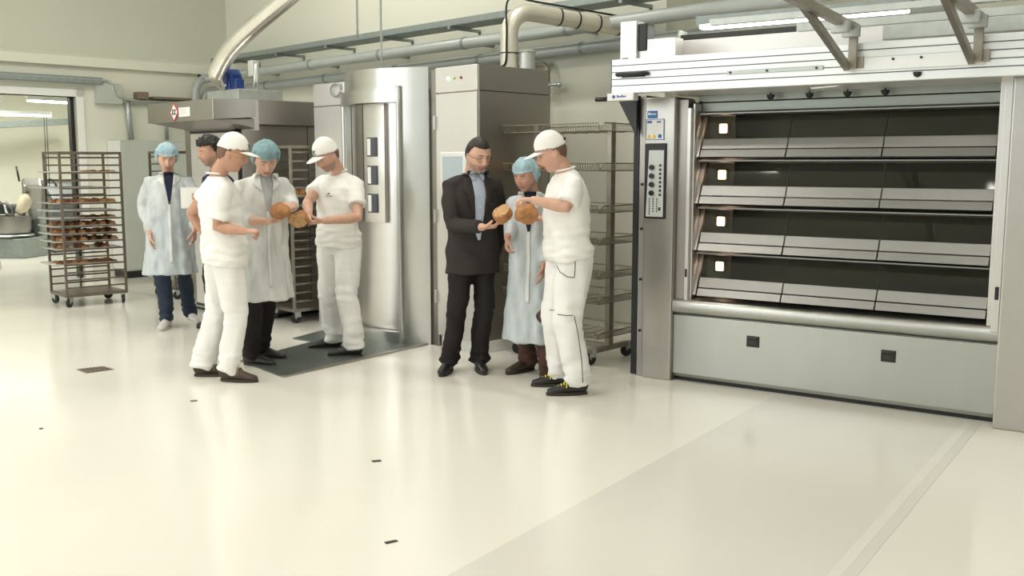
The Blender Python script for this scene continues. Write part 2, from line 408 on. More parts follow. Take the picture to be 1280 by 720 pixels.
# labels on the column
lb = MB().box(-.225, -.145, -.036, -.029, 1.93, 1.985).build('maker_plate', M['labelblue'], cc, bevel=.003)
q = MB(); q.cyl((-.208, -.036, 1.963), (-.208, -.0385, 1.963), .009, 12)
for i, w_ in enumerate((.013, .01, .013, .01)): q.box(-.196 + i * .0125, -.196 + i * .0125 + w_ * .7, -.0385, -.036, 1.955, 1.966)
q.build('lettering', M['white'], lb)
lb = MB().box(-.232, -.088, -.036, -.029, 1.775, 1.925).build('instruction_label', M['white'], cc, bevel=.003)
q = MB()
for x0_, x1_, z0_, z1_ in ((-.232, -.088, 1.921, 1.925), (-.232, -.088, 1.775, 1.779), (-.232, -.229, 1.775, 1.925), (-.091, -.088, 1.775, 1.925)):
    q.box(x0_, x1_, -.0385, -.036, z0_, z1_)
q.box(-.222, -.185, -.0385, -.036, 1.895, 1.912); q.box(-.145, -.115, -.0385, -.036, 1.898, 1.908)
q.build('label_border', M['textblue'], lb)
q = MB()
for i in range(5): q.box(-.222, -.222 + (.11, .125, .09, .12, .07)[i], -.038, -.036, 1.88 - i * .014, 1.882 - i * .014)
q.build('label_text', M['grey'], lb)
q = MB()
for x in (-.205, -.165): q.prism([(x - .016, 1.787), (x + .016, 1.787), (x, 1.818)], 'y', -.039, -.036)
q.build('warning_triangle', M['yellow'], lb)
q = MB(); q.cyl((-.12, -.036, 1.801), (-.12, -.039, 1.801), .015, 18); q.build('notice_disc', M['textblue'], lb)
# header above the decks
h = MB(); h.box(.09, 2.14, .16, .30, 2.045, 2.15); h.build('header_panel', M['galvh'], oven, bevel=.003)
h = MB(); h.box(.09, 2.14, .155, .30, 1.965, 2.038); h.build('header_panel', M['galvh'], oven, bevel=.003)
for x in (.66, .93, 1.18, 1.42):
    k_ = MB(); k_.lathe([(0.001, -.03), (.017, -.024), (.026, -.008), (.028, .006), (.001, .006)], (x, .075, 2.068), n=16)
    k_.cyl((x, .075, 2.045), (x, .075, 2.12), .007, 8)
    k_.build('vent_knob', M['black'], oven, smooth=True)
# canopy
h = MB(); h.prism([(-.25, 2.11), (-.25, 2.14), (.2, 2.175), (.2, 2.14), (.06, 2.098), (.05, 2.084)], 'x', .0, 2.19)
h.build('canopy', M['steelb'], oven, bevel=.003)
h = MB(); h.box(-.2, 2.6, .12, 1.3, 2.17, 2.49); h.build('exhaust_housing', M['steelb'], oven, bevel=.006)
h = MB(); h.tube([(1.05, -.27, 2.085), (1.06, -.29, 2.077), (1.22, -.29, 2.084), (1.23, -.27, 2.092)], .006, 8); h.build('canopy_handle', M['white'], oven, smooth=True)
# decks
LZ = [.647, .978, 1.317, 1.650]
DX = [.163, .793, 1.427, 2.097]
SL = .40                                      # backward lean of the fronts
for k, z0 in enumerate(LZ):
    def py(z): return .035 + (z - z0) * SL
    zt = z0 + .290
    shf = MB(); shf.box(.125, 2.112, .10, .56, zt + .012, zt + .032)
    shf.prism([(.10, zt + .006), (.085, zt + .012), (.085, zt + .022), (.10, zt + .034), (.16, zt + .034), (.16, zt + .006)], 'x', .13, 2.11)
    shf.build('deck_shelf', M['steeldoor'], oven, bevel=.002)
    MB().box(.13, 2.11, .17, .55, z0 + .06, z0 + .075).build('hearth_plate', M['steeld'], oven)
    # side cheek on the left of each deck
    ck = MB(); ck.prism([(py(z0) + .01, z0), (.30, z0), (.30, zt), (py(zt) + .01, zt)], 'x', .125, .150); ck.build('side_cheek', M['steeld'], oven, bevel=.002)
    # oven lamp, a lit square lens in a dark bezel inside the glass
    lz = z0 + .205
    lm = MB().box(.222, .312, .21, .24, lz - .045, lz + .045).build('lamp_bezel', M['dark'], oven, bevel=.008)
    MB().box(.236, .298, .195, .212, lz - .034, lz + .034).build('lamp_lens', M['ovenlamp'], lm, bevel=.010)
    MB().box(.15, .345, .235, .25, z0 + .08, zt + .01).build('lamp_wall', M['steeld'], oven)
    for j in range(3):
        x0, x1 = DX[j] + .004, DX[j + 1] - .004
        dr = bpy.data.objects.new('deck_door', None); col.objects.link(dr); dr.parent = oven
        def slab(za, zb, off, th): return [(py(za) + off, za), (py(za) + off + th, za), (py(zb) + off + th, zb), (py(zb) + off, zb)]
        MB().prism([(py(z0) - .012, z0), (py(z0) + .02, z0), (py(z0 + .052) + .012, z0 + .052), (py(z0 + .052) - .006, z0 + .052)], 'x', x0, x1).build('door_lip', M['steeldoor'], dr, bevel=.002)
        MB().prism(slab(z0 + .058, z0 + .128, 0, .012), 'x', x0, x1).build('door_strip', M['steeldoor'], dr, bevel=.0015)
        MB().prism(slab(z0 + .129, zt, .002, .006), 'x', x0, x1).build('door_glass', M['ovenglass'], dr)
        if j: MB().prism(slab(z0 + .129, zt, -.002, .012), 'x', x0 - .006, x0 - .002).build('door_edge', M['dark'], dr)

# loader beam across the top of the oven
bm_ = thing('loader_beam', 'long ribbed aluminium beam across the top front of the oven', 'beam', OL + (OM.to_3x3() @ V((0, -.32, 0))), OA)
zt0, zb0 = 2.335, 2.095
g = MB(); g.box(-.37, 2.9, .0, .06, zb0, zt0)
bd = g.build('beam_profile', M['alu'], bm_, bevel=.006)
g = MB()
for z in (.052, .098, .146, .192): g.box(-.365, 2.9, -.002, .001, zb0 + z, zb0 + z + .006)
g.box(-.372, -.369, .0, .06, zb0 + .005, zt0 - .005)
g.build('groove', M['groove'], bd)
g = MB(); g.box(-.28, -.10, -.012, .0, 2.205, 2.218)
g.tube([(-.31, 0, 2.225), (-.305, -.035, 2.225), (-.27, -.045, 2.225), (-.12, -.045, 2.225), (-.085, -.035, 2.225), (-.08, 0, 2.225)], .014, 10)
g.build('grab_handle', M['black'], bm_, smooth=True)
e = MB(); e.box(-.39, -.18, -.025, .05, 2.045, 2.098); e.box(-.20, -.18, -.01, .04, 2.045, 2.098)
ec = e.build('end_bracket', M['white'], bm_, bevel=.004)
MB().tube([(-.39, .01, 2.062), (-.41, .01, 2.062), (-.41, .01, 2.062), (-.50, .01, 2.062)], [.009, .009, .016, .016], 12).build('crank_grip', M['black'], ec, smooth=True)
q = MB(); q.cyl((-.335, -.025, 2.073), (-.335, -.028, 2.073), .012, 14); q.build('emblem_disc', M['textblue'], ec)
q = MB()
for i in range(6): q.box(-.31 + i * .0125, -.301 + i * .0125, -.0275, -.025, 2.068, 2.078 if i % 3 else 2.084)
q.build('lettering', M['textblue'], ec)
g = MB(); g.box(.50, 1.14, -.012, 0, 2.185, 2.212); pl = g.build('mounting_rail', M['galv'], bm_, bevel=.003)
q = MB(); 
for x in (.53, .78, 1.1): q.cyl((x, -.012, 2.198), (x, -.02, 2.198), .008, 8)
q.build('bolt', M['dark'], pl)
g = MB(); g.box(1.33, 2.06, -.014, 0, 2.165, 2.245); pl = g.build('mounting_plate', M['aluplain'], bm_, bevel=.003)
q = MB()
for x in (1.38, 1.56, 1.72, 1.99): q.cyl((x, -.014, 2.225), (x, -.024, 2.225), .008, 8)
q.build('bolt', M['dark'], pl)
g = MB(); g.lathe([(.001, -.02), (.018, -.012), (.024, .0), (.024, .012), (.001, .012)], (1.70, -.01, 2.13), n=14); g.build('stop_knob', M['black'], bm_, smooth=True)
# rail behind the beam
g = MB(); g.box(1.45, 2.9, .14, .2, 2.36, 2.45); g.build('rear_rail', M['galv'], bm_, bevel=.005)

# corner bracket: black gusset left of the column, hung from the beam
gs = MB(); gs.prism([(-.47, 2.095), (-.30, 2.095), (-.30, 1.80), (-.335, 1.86)], 'y', -.06, -.045)
gs.build('gusset_plate', M['black'], oven, bevel=.002)

# lifting bracket frames over the beam
def bracket(xb, label):
    t = thing('lift_bracket', label, 'bracket', OM @ V((xb, -.335, 0)), OA, 'triangular lift brackets over the oven')
    MB().bar((0, -.03, 2.18), (0, -.03, 2.44), .05, .035).box(-.035, .06, -.01, .0, 2.18, 2.25).build('upright', M['rackl'], t, bevel=.003)
    MB().bar((0, 0, 2.42), (0, -1.55, 2.46), .05, .05).build('arm', M['rackl'], t, bevel=.003)
    MB().bar((-.03, -.03, 2.185), (-.03, -.93, 2.46), .035, .045).build('brace', M['rackl'], t, bevel=.003)
    for y_ in (-.34, -.12): MB().box(-.05, .05, y_, y_ + .06, 2.36, 2.43).build('clamp', M['galv'], t, bevel=.004)
    return t
bracket(1.33, 'steel triangular lift bracket left of the two above the oven')
bracket(2.03, 'steel triangular lift bracket right of the two, near the frame corner')
cr = MB(); cr.bar((.5, -.6, 2.49), (3.0, -.6, 2.49), .05, .04); cr.bar((.9, -.13, 2.48), (3.0, -.13, 2.48), .04, .05)
o = cr.build('cross_rail', M['galv'], bevel=.003); o.matrix_world = OM
tag(o, 'pair of galvanised rails lying across the brackets above the oven', 'rail')

# aluminium tower and cable hood at the left end of the beam
t = thing('end_tower', 'bright aluminium upright box standing on the left end of the oven beam', 'bracket', OM @ V((-.33, -.27, 2.34)), OA)
MB().box(0, .13, 0, .12, 0, .26).build('post', M['aluplain'], t, bevel=.004)
MB().box(.13, .20, .02, .14, .05, .24).build('motor_block', M['black'], t, bevel=.01)
MB().box(.13, .42, .03, .15, 0, .13).build('housing', M['steelw'], t, bevel=.005)
MB().box(.03, .07, -.02, 0, -.01, .005).build('clip', M['black'], t)
# strip lamp above the oven housing
t = thing('strip_lamp', 'long lit strip lamp above the oven housing', 'lamp', OM @ V((.0, .27, 2.585)), OA)
MB().box(0, 1.5, 0, .12, .03, .09).build('lamp_body', M['galvd'], t, bevel=.004)
MB().box(.02, 1.48, .02, .10, 0, .03).build('lamp_tube', M['tube'], t, bevel=.01)
t = thing('support_channel', 'dark steel channel running along under the strip lamp', 'rail', OM @ V((-.08, .20, 2.495)), OA)
MB().box(0, 2.4, 0, .03, 0, .045).box(0, 2.4, 0, .10, 0, .012).build('channel_profile', M['dark'], t, bevel=.003)
MB().box(-.02, 0, -.01, .11, -.01, .08).build('end_plate', M['galv'], t, bevel=.002)

# ------------------------------------------------------------------ machine frame for the row
MF = ground(548, 433)
mm = Matrix.Translation(MF) @ Matrix.Rotation(A, 4, 'Z')
# tall cabinet (cooling/proofing unit)
pc = thing('proofing_cabinet', 'tall stainless cabinet with three indicator lights and a display, behind the suited man', 'cabinet', MF, A)
MB().box(0, .53, 0.02, .84, .10, 2.41).build('body', M['steeld'], pc, bevel=.006)
MB().box(.0, .53, .04, .84, 0, .10).build('plinth', M['cabw'], pc, bevel=.003)
MB().box(.004, .526, -.006, .02, .11, 2.19).build('door', M['steelb'], pc, bevel=.004)
dd = [o for o in pc.children if o.name.startswith('door')][0]
for z in (.45, 1.15, 1.95): MB().box(-.012, .01, -.03, .0, z - .06, z + .06).build('hinge', M['steelw'], dd, bevel=.004)
MB().box(0, .53, -.004, .02, 2.20, 2.41).build('header', M['steelb'], pc, bevel=.004)
for x, mt in ((.165, 'lampg'), (.25, 'lampy'), (.335, 'lampr')):
    MB().lathe([(.001, .010), (.009, .008), (.012, .0)], n=14).build('indicator', M[mt], pc, smooth=True, loc=(x, -.006, 2.312)).rotation_euler = (PI / 2, 0, 0)
sd = MB().box(.07, .40, -.022, -.006, 1.38, 1.70).build('display', M['white'], dd, bevel=.008)
MB().box(.105, .365, -.026, -.022, 1.42, 1.665).build('screen', M['screen'], sd, bevel=.004)
MB().box(.531, .534, .02, .84, 2.195, 2.203).build('side_seam', M['dark'], pc)

# rotating rack oven with curved door
T0, TR, TY = -.72, .89, .64
tw = thing('rotary_oven', 'stainless rack oven with curved door and three small windows', 'oven', MF, A)
def arcpts(r, a0, a1, n=24): return [(T0 + r * math.sin(a0 + (a1 - a0) * i / n), TY - r * math.cos(a0 + (a1 - a0) * i / n)) for i in range(n + 1)]
def arcshell(r0, r1, a0, a1, z0, z1, n=20):
    a_, b_ = arcpts(r0, a0, a1, n), arcpts(r1, a0, a1, n)
    return MB().prism(a_ + b_[::-1], 'z', z0, z1)
D = math.radians
body = arcpts(TR, D(-44), D(44), 30)
MB().prism(body + [(-.10, 1.2), (-1.34, 1.2)], 'z', 2.245, 2.43).build('top_drum', M['steelr'], tw, smooth='auto')
arcshell(TR, TR - .05, D(27), D(44), 0, 2.245).build('drum_wall', M['steelr'], tw, smooth='auto')
arcshell(TR, TR - .05, D(-44), D(-37.5), 0, 2.245).build('drum_wall', M['steelr'], tw, smooth='auto')
arcshell(TR - .06, TR - .09, D(-40), D(40), .08, 2.26).build('curved_door', M['steelw'], tw, smooth='auto')
MB().box(-.12, -.015, -.0 + .02, 1.2, 0, 2.40).box(-1.34, -1.32, .05, 1.2, 0, 2.25).build('side_wall', M['steeld'], tw, bevel=.004)
fr = arcshell(TR + .035, TR - .05, D(-38), D(28), 2.135, 2.25); fr.build('door_header', M['steelr'], tw, smooth='auto')
fr = arcshell(TR + .035, TR - .06, D(-38), D(28), 0.0, .095); fr.build('door_sill', M['steelr'], tw, smooth='auto')
MB().add(*(lambda p: (p.v, p.f))(arcshell(TR + .04, TR - .02, D(-38), D(28), .095, .11))).build('sill_lip', M['steelw'], tw, smooth='auto')
for a_, hh in ((-38, 2.25), (27, 2.27)):
    x, y = arcpts(TR + .015, D(a_), D(a_ + .1), 1)[0]
    MB().tube([(x, y, .02), (x, y, hh)], .024, 16).build('door_post', M['steelr'], tw, smooth='auto')
st = arcshell(TR - .02, TR - .06, D(-2), D(16), 1.08, 2.13).build('window_strip', M['steelw'], tw, smooth='auto', bevel=.004)
arcshell(TR - .03, TR - .06, D(-13), D(-4), 1.08, 2.13).build('door_stile', M['steeld'], tw, smooth='auto')
for z0, z1 in ((1.665, 1.835), (1.415, 1.585), (1.165, 1.335)):
    arcshell(TR - .012, TR - .021, D(2), D(10.5), z0, z1, 6).build('window_frame', M['groove'], st, smooth='auto')
    arcshell(TR - .009, TR - .013, D(2.6), D(5.5), z0 + .012, z1 - .012, 4).build('window_shutter', M['white'], st, smooth='auto')
    arcshell(TR - .009, TR - .013, D(6), D(9.8), z0 + .012, z1 - .012, 4).build('window_pane', M['screen'] if 0 else M['groove'], st, smooth='auto')
MB().box(-1.245, -1.20, .02, .06, 1.9, 2.02).build('hinge', M['steelw'], tw, bevel=.004)
# flat control panel left of the drum
fp = MB().box(-1.86, -1.335, -.03, 1.0, 0, 2.375).build('side_cabinet', M['steelb'], tw, bevel=.006)
MB().box(-1.862, -1.333, -.033, -.028, 2.155, 2.162).build('panel_seam', M['dark'], fp)
cb = MB(); pts = [(-1.44 + .09 * math.cos(a) * (1 - .1 * a / 7), -.05, 2.30 + .06 * math.sin(a)) for a in [i * .4 for i in range(16)]]
pts += [(-1.36, -.05, 2.28), (-1.345, -.05, 2.2), (-1.35, -.05, 2.14)]
cb.tube(pts, .008, 8).build('loose_cable', M['galvd'], tw, smooth=True)
# hanging rods above the ovens
for u, v1, Y in ((447, 48, 9.6), (477, 89, 9.3)):
    p = at(u, v1, Y)
    o = MB().tube([p, (p.x, p.y, 5.3)], .010, 8).build('hanging_rod', M['galv'], smooth=True)
    tag(o, 'thin hanging rod coming down to the cable tray' if u == 447 else 'thin hanging rod coming down onto the rotary oven top', 'rod')

# floor plate in front of the rotary oven
pa, pb, pd = ground(300, 452), ground(353, 472), ground(522, 429)
pts = [pa, pb, ground(513, 432), ground(500, 421), ground(455, 412), ground(395, 399)+V((0,0,0)), ground(368, 424), ground(392, 430)]
pts = [ground(300, 452), ground(353, 472), ground(533, 431), ground(470, 405), ground(440, 404), ground(366, 424), ground(391, 428)]
o = MB().prism([(p.x, p.y) for p in pts], 'z', 0, .012).build('floor_plate', M['ribbon'], bevel=.002)
tag(o, 'dark green steel ramp plate on the floor in front of the curved door oven', 'floor plate')
e1 = MB(); e1.bar(ground(353, 472) + V((0, 0, .008)), ground(533, 431) + V((0, 0, .008)), .04, .018)
q = e1.build('plate_edge', M['steeld'], o, bevel=.003)

# ------------------------------------------------------------------ spiral / hooded oven at left
M3 = V((-3.5, 10.7, 0))
ho = thing('hooded_oven', 'stainless oven with an overhanging hood and warning sticker at the left', 'oven', M3, A)
MB().box(-.14, 1.11, .02, 1.75, .03, 1.99).build('body', M['steel'], ho, bevel=.006)
MB().box(-.14, 1.10, .05, 1.7, 0, .03).build('plinth', M['black'], ho)
MB().box(-.14, 1.32, .0, 1.75, 1.99, 2.235).build('top_housing', M['steeld'], ho, bevel=.005)
MB().box(1.318, 1.324, .78, .786, 1.99, 2.23).box(1.11, 1.114, .78, .786, .1, 1.99).build('side_seam', M['dark'], ho)
MB().box(1.30, 1.34, .01, .09, 1.93, 2.23).build('corner_cover', M['steelw'], ho, bevel=.004)
dd = MB().box(.05, 1.06, -.012, .03, .09, 1.92).build('door', M['steelb'], ho, bevel=.004)
MB().box(.03, 1.08, -.004, .024, .06, .09).box(.03, .05, -.004, .024, .06, 1.945).box(1.06, 1.08, -.004, .024, .06, 1.945).box(.03, 1.08, -.004, .024, 1.92, 1.945).build('door_frame', M['dark'], ho)
q = MB(); q.tube([(1.09, -.01, 1.80), (1.09, -.06, 1.82), (1.09, -.07, 1.88), (1.09, -.06, 1.93), (1.09, -.01, 1.94)], .014, 8); q.build('handle', M['black'], ho, smooth=True)
hd = MB(); z0, z1 = 2.02, 2.215
hd.prism([(-.45, z0), (-.45, z1), (0, z1 + .01), (0, z0 + .04), (-.02, z0 + .03), (-.43, z0)], 'x', .0, 1.44)
hood = hd.build('hood', M['steel'], ho, bevel=.004)
MB().prism([(-.43, z0 - .001), (0.0, z0 + .02), (.0, z0 - .08), (-.05, z0 - .06)], 'x', .03, 1.41).build('hood_baffle', M['steeld'], ho, bevel=.003)
q = MB(); cx, cz, r_ = .63, 2.115, .088
for a_ in range(4):
    a0, a1 = a_ * PI / 2, (a_ + 1) * PI / 2
    q.bar((cx + r_ * math.cos(a0), -.453, cz + r_ * math.sin(a0)), (cx + r_ * math.cos(a1), -.453, cz + r_ * math.sin(a1)), .004, .012, up=(0, 1, 0))
dia = MB().prism([(cx + r_, cz), (cx, cz + r_), (cx - r_, cz), (cx, cz - r_)], 'y', -.453, -.450).build('sticker', M['white'], ho)
q.build('sticker_border', M['red'], dia)
q = MB()
for dx in (-.025, .022):
    q.bar((cx + dx - .018, -.456, cz - .02), (cx + dx + .016, -.456, cz - .02), .003, .01); q.bar((cx + dx - .016, -.456, cz - .02), (cx + dx + .014, -.456, cz + .022), .003, .01, up=(0, 1, 0)); q.bar((cx + dx - .018, -.456, cz + .022), (cx + dx + .016, -.456, cz + .022), .003, .01)
q.build('pictogram', M['ink'], dia)
lb = MB().box(.73, .97, -.453, -.450, 2.065, 2.155).build('label_plate', M['white'], ho)
q = MB()
for i in range(4): q.box(.75, .75 + (.15, .12, .17, .10)[i], -.455, -.453, 2.135 - i * .016, 2.139 - i * .016)
q.build('label_text', M['grey'], lb)
# fan box on top, motor and duct
MB().box(.55, 1.20, -.05, .45, 2.235, 2.34).build('fan_box', M['galv'], ho, bevel=.005)
# junction post beside
t = thing('exhaust_motor', 'small blue electric motor on top of the hooded oven', 'motor', M3 + DA * .98 + DB * .02 + V((0, 0, 2.34)), A)
q = MB(); q.tube([(0, 0, 0), (0, 0, .12), (0, 0, .15), (0, 0, .20)], [.075, .075, .085, .06], 18)
q.build('motor_housing', M['blue'], t, smooth='auto')
q = MB(); 
for i in range(14):
    a_ = 2 * PI * i / 14; q.bar((.078 * math.cos(a_), .078 * math.sin(a_), .01), (.078 * math.cos(a_), .078 * math.sin(a_), .13), .008, .014)
q.build('cooling_fin', M['blue'], t)
MB().box(.06, .15, -.05, .04, .0, .10).build('terminal_box', M['blue'], t, bevel=.01)
MB().box(-.045, .0, -.089, -.078, .03, .11).build('rating_plate', M['white'], t)
p0 = M3 + DA * .80 + DB * .18 + V((0, 0, 2.34))
q = MB(); path = [p0, at(273, 96, 9.95), at(276, 82, 9.85), at(285, 66, 9.75), at(300, 48, 9.6), at(322, 28, 9.45), at(360, -4, 9.2), at(410, -48, 8.9)]
def spline(pts, k=6):
    out = []; P = [V(p) for p in pts]; P = [P[0] * 2 - P[1]] + P + [P[-1] * 2 - P[-2]]
    for i in range(1, len(P) - 2):
        for j in range(k):
            t_ = j / k; a_, b_, c_, d_ = P[i - 1:i + 3]
            out.append(.5 * ((2 * b_) + (c_ - a_) * t_ + (2 * a_ - 5 * b_ + 4 * c_ - d_) * t_ ** 2 + (3 * b_ - a_ - 3 * c_ + d_) * t_ ** 3))
    out.append(P[-2]); return out
o = q.tube(spline(path), .088, 24).build('exhaust_duct', M['duct'], smooth=True); tag(o, 'thick shiny duct rising from the hooded oven and bending up right', 'duct')
# junction box on stand behind motor
jp = at(317, 120, 10.3)
t = thing('junction_box', 'small grey junction box on a short post above the hooded oven', 'electrical box', (jp.x, jp.y, 2.2), A)
MB().tube([(.06, 0, 0), (.06, 0, .42)], .03, 10).build('post', M['galv'], t, smooth=True)
MB().box(-.05, .05, -.03, .05, .30, .46).build('enclosure', M['aluplain'], t, bevel=.006)
q = MB()
for k_ in range(3): q.tube([(.0 + .03 * k_, 0, .30), (.03 + .03 * k_, -.02, .2), (.08 - .02 * k_, 0, .12), (.05, 0, .04), (-.15 + .1 * k_, 0, .035)], .008, 6)
q.build('flexible_cable', M['wire'], t, smooth=True)

# exhaust duct of proofing cabinet to the oven
p0 = mm @ V((.30, .58, 2.41)); y_ = p0.y
q = MB(); c1 = p0 + V((0, 0, .30)); dr_ = (OM @ V((-.2, .1, 2.78)) - c1)
end = at(786, 36, 9.35)
pth = [p0, p0 + V((0, 0, .30))]
top = p0 + V((0, 0, .52)); dd_ = (end - top).normalized()
for i in range(1, 8):
    a_ = i / 8 * PI / 2
    pth.append(p0 + V((0, 0, .30)) + V((0, 0, 1)) * (.22 * math.sin(a_)) + dd_ * (.22 * (1 - math.cos(a_))))
pth += [top + dd_ * .22, end]
o = q.tube(pth, .076, 24).build('ventilation_duct', M['ductc'], smooth='auto'); tag(o, 'cream metal duct rising from the tall cabinet and elbowing towards the oven', 'duct')
for f_ in (.27, .45, .66, .88, .99):
    c_ = (top + dd_ * .22).lerp(end, f_)
    MB().tube([c_ - dd_ * .008, c_ + dd_ * .008], .080, 24).build('duct_clamp', M['dark'], o)
MB().tube([p0 + V((0, 0, .14)), p0 + V((0, 0, .15))], .080, 24).build('duct_clamp', M['dark'], o)
q = MB(); q.tube(spline([p0 + V((-.1, -.03, .02)), p0 + V((-.03, -.085, .06)), p0 + V((-.02, -.09, .3)), p0 + V((.0, -.05, .60)), top + dd_ * .3 + V((0, 0, .10)), end + V((0, 0, .10))]), .010, 6)
o2 = q.build('cable', M['black'], smooth=True); tag(o2, 'thin black cable running along the cream duct', 'cable')
# second small stack on the cabinet
p1 = mm @ V((.44, .66, 2.41)); o = MB().tube([p1, p1 + V((0, 0, .14)), p1 + V((0, 0, .15)), p1 + V((0, 0, .17))], [.07, .07, .08, .05], 18).build('vent_cap', M['galv'], smooth='auto'); tag(o, 'short galvanised vent cap on top of the tall cabinet', 'vent')

# ------------------------------------------------------------------ pipes on the back wall
def wall_pipe(z0, z1, off, r, label):
    s0 = .16 + off * .25
    yd = -.42 - off * .6
    pts = [(s0, yd, 2.0), (s0, yd, z0 - .22)] + [(s0, yd + .22 - .22 * math.cos(a), z0 - .22 + .22 * math.sin(a)) for a in [PI / 2 * i / 6 for i in range(1, 7)]] + [(s0, -off - .18, z0)] + [(s0 + .15 - .15 * math.cos(a), -off - .15 + .15 * math.sin(a), z0) for a in [PI / 2 * i / 5 for i in range(1, 6)]] + [(4, -off, (z0 * .6 + z1 * .4)), (11.0, -off, z1)]
    o = MB().tube([room @ V(p) for p in pts], r, 16).build('wall_pipe', M['greypipe'], smooth=True)
    tag(o, label, 'pipe')
    for s in (1.5, 3.0, 4.5, 6.0, 7.5):
        z = z0 + (z1 - z0) * (s / 10.5); q = MB()
        q.bar(room @ V((s, -off, z)), room @ V((s, .0, z)), .03, .03); q.tube([room @ V((s - .02, -off, z)), room @ V((s + .02, -off, z))], r + .006, 16)
        q.build('pipe_clip', M['galvd'], o)
wall_pipe(2.86, 2.90, .42, .062, 'upper of the two thick grey pipes along the back wall')
o_ = wall_pipe(2.70, 2.74, .20, .057, 'lower of the two thick grey pipes along the back wall')
t = thing('cable_tray', 'perforated galvanised cable tray high along the back wall', 'cable tray', R(.35, -.45, 0), A)
q = MB(); q.box(0, 10.5, 0, .30, 3.08, 3.09); q.box(0, 10.5, 0, .006, 3.08, 3.15); q.box(0, 10.5, .294, .30, 3.08, 3.15); q.build('tray_channel', M['galvd'], t, bevel=.001)
for i in range(9): MB().prism([(.45, 3.05), (.0, 3.05), (.0, 3.08), (.45, 3.08), (.45, 2.98)], 'x', .6 + i * 1.2, .64 + i * 1.2).build('wall_bracket', M['galvd'], t)
q = MB()
for i in range(5): q.tube([(0, .04 + .045 * i, 3.105), (4, .05 + .045 * i, 3.11), (10.5, .045 + .045 * i, 3.105)], .014, 6)
q.build('cable', M['black'], t, smooth=True)
# thin vertical pipe with valve
q = MB(); zt_ = 2.62
q.tube([R(6.45, -.12, zt_), R(6.90, -.12, zt_), R(6.95, -.12, zt_ - .05), R(6.95, -.12, 0.1)], .022, 12)
o = q.build('thin_pipe', M['wire'], smooth=True); tag(o, 'thin vertical metal pipe on the back wall behind the tall cabinet', 'pipe')
q = MB(); q.tube([R(6.95, -.12, 2.39), R(6.95, -.12, 2.43)], .035, 12); q.tube([R(6.95, -.12, 2.41), R(7.10, -.12, 2.40)], .016, 8); q.ell(R(7.11, -.12, 2.40), .03, .03, .03)
q.build('valve', M['galv'], o, smooth='auto')

# left wall: cable tray, conduits, tall cabinet
t = thing('wall_tray', 'grey cable tray above the doorway on the left wall', 'cable tray', R(0, 0, 0), A)
MB().box(.0, .16, -8, -1.98, 2.70, 2.79).build('tray_channel', M['galvd'], t, bevel=.004)
MB().box(.16, .166, -8, -1.98, 2.755, 2.762).build('tray_lip', M['galv'], t)
q = MB()
q.tube(spline([(.07, -2.0, 2.74), (.07, -1.90, 2.68), (.07, -1.86, 2.56), (.07, -1.75, 2.50), (.07, -1.4, 2.48), (.07, -.5, 2.50)]), .028, 8)
q.tube(spline([(.12, -2.0, 2.76), (.12, -1.85, 2.72), (.12, -1.80, 2.58), (.12, -1.68, 2.52), (.12, -1.4, 2.50), (.12, -.4, 2.52)]), .02, 8)
q.tube([(.07, -1.62, 2.5), (.07, -1.60, 2.3), (.07, -1.58, 1.95)], .04, 8); q.tube([(.07, -1.05, 2.48), (.07, -1.05, 1.95)], .028, 8); q.tube([(.07, -.72, 2.48), (.07, -.72, 1.95)], .022, 8)
q.build('conduit', M['galv'], t, smooth=True)
MB().box(0, .12, -2.05, -1.7, 2.44, 2.72).build('back_plate', M['cab'], t, bevel=.004)
MB().box(.0, .25, -1.3, -.6, 2.53, 2.56).box(.02, .2, -1.5, -1.35, 2.52, 2.62).build('shelf_plate', M['rust'], t, bevel=.003)
q = MB(); q.tube([R(.1, -3.3, 2.62), R(.16, -3.3, 2.62)], .05, 10)
t = thing('utility_cabinet', 'tall pale grey-green cabinet with black plinth against the left wall', 'cabinet', R(.01, -1.9, 0), A)
MB().box(0, .44, 0, 1.42, .10, 1.93).build('body', M['cab'], t, bevel=.004)
MB().box(.0, .43, .01, 1.41, 0, .10).build('plinth', M['black'], t)
MB().box(.005, .435, -.004, .0, .12, 1.925).build('side_panel', M['cabw'], t)
MB().box(.44, .452, .02, .70, .12, 1.91).build('door', M['cab'], t, bevel=.003)
MB().box(.44, .452, .71, 1.40, .12, 1.91).build('door', M['cab'], t, bevel=.003)

# ------------------------------------------------------------------ adjacent room contents
def lamp_far(u0, v0, u1, v1, Y0, Y1, label):
    p, q_ = at(u0, v0, Y0), at(u1, v1, Y1)
    t = thing('ceiling_lamp', label, 'lamp', p)
    d = q_ - p
    MB().bar((0, 0, .06), d + V((0, 0, .06)), .14, .06).build('housing', M['galv'], t, bevel=.004)
    MB().bar((0, 0, .015), d + V((0, 0, .015)), .10, .03).build('tube_cover', M['tube'], t, bevel=.01)
    MB().tube([d * .5 + V((0, 0, .08)), V((d.x * .5, d.y * .5, 3.3 - p.z))], .008, 6).build('suspension', M['galvd'], t)
lamp_far(-60, 143, 64, 146, 17.2, 17.6, 'long ceiling lamp in the next room, lower and nearer the doorway left edge')
lamp_far(34, 127, 90, 130, 16.6, 16.8, 'short ceiling lamp in the next room, close under the doorway head')
q = MB(); a_, b_ = at(-40, 158, 17.8), at(86, 152, 19.5); q.bar(a_, b_, .25, .12); 
o = q.build('far_duct', M['galvd'], bevel=.01); tag(o, 'dark duct under the ceiling of the next room', 'duct')
q = MB()
for u in (55, 58): q.tube([at(u, 145, 17.0), at(u + 4, 236, 17.0)], .008, 6)
o = q.build('hanging_cables', M['dark'], smooth=True); tag(o, 'pair of thin cables hanging down beside the dough mixer', 'cable')
mg = ground(20, 321)
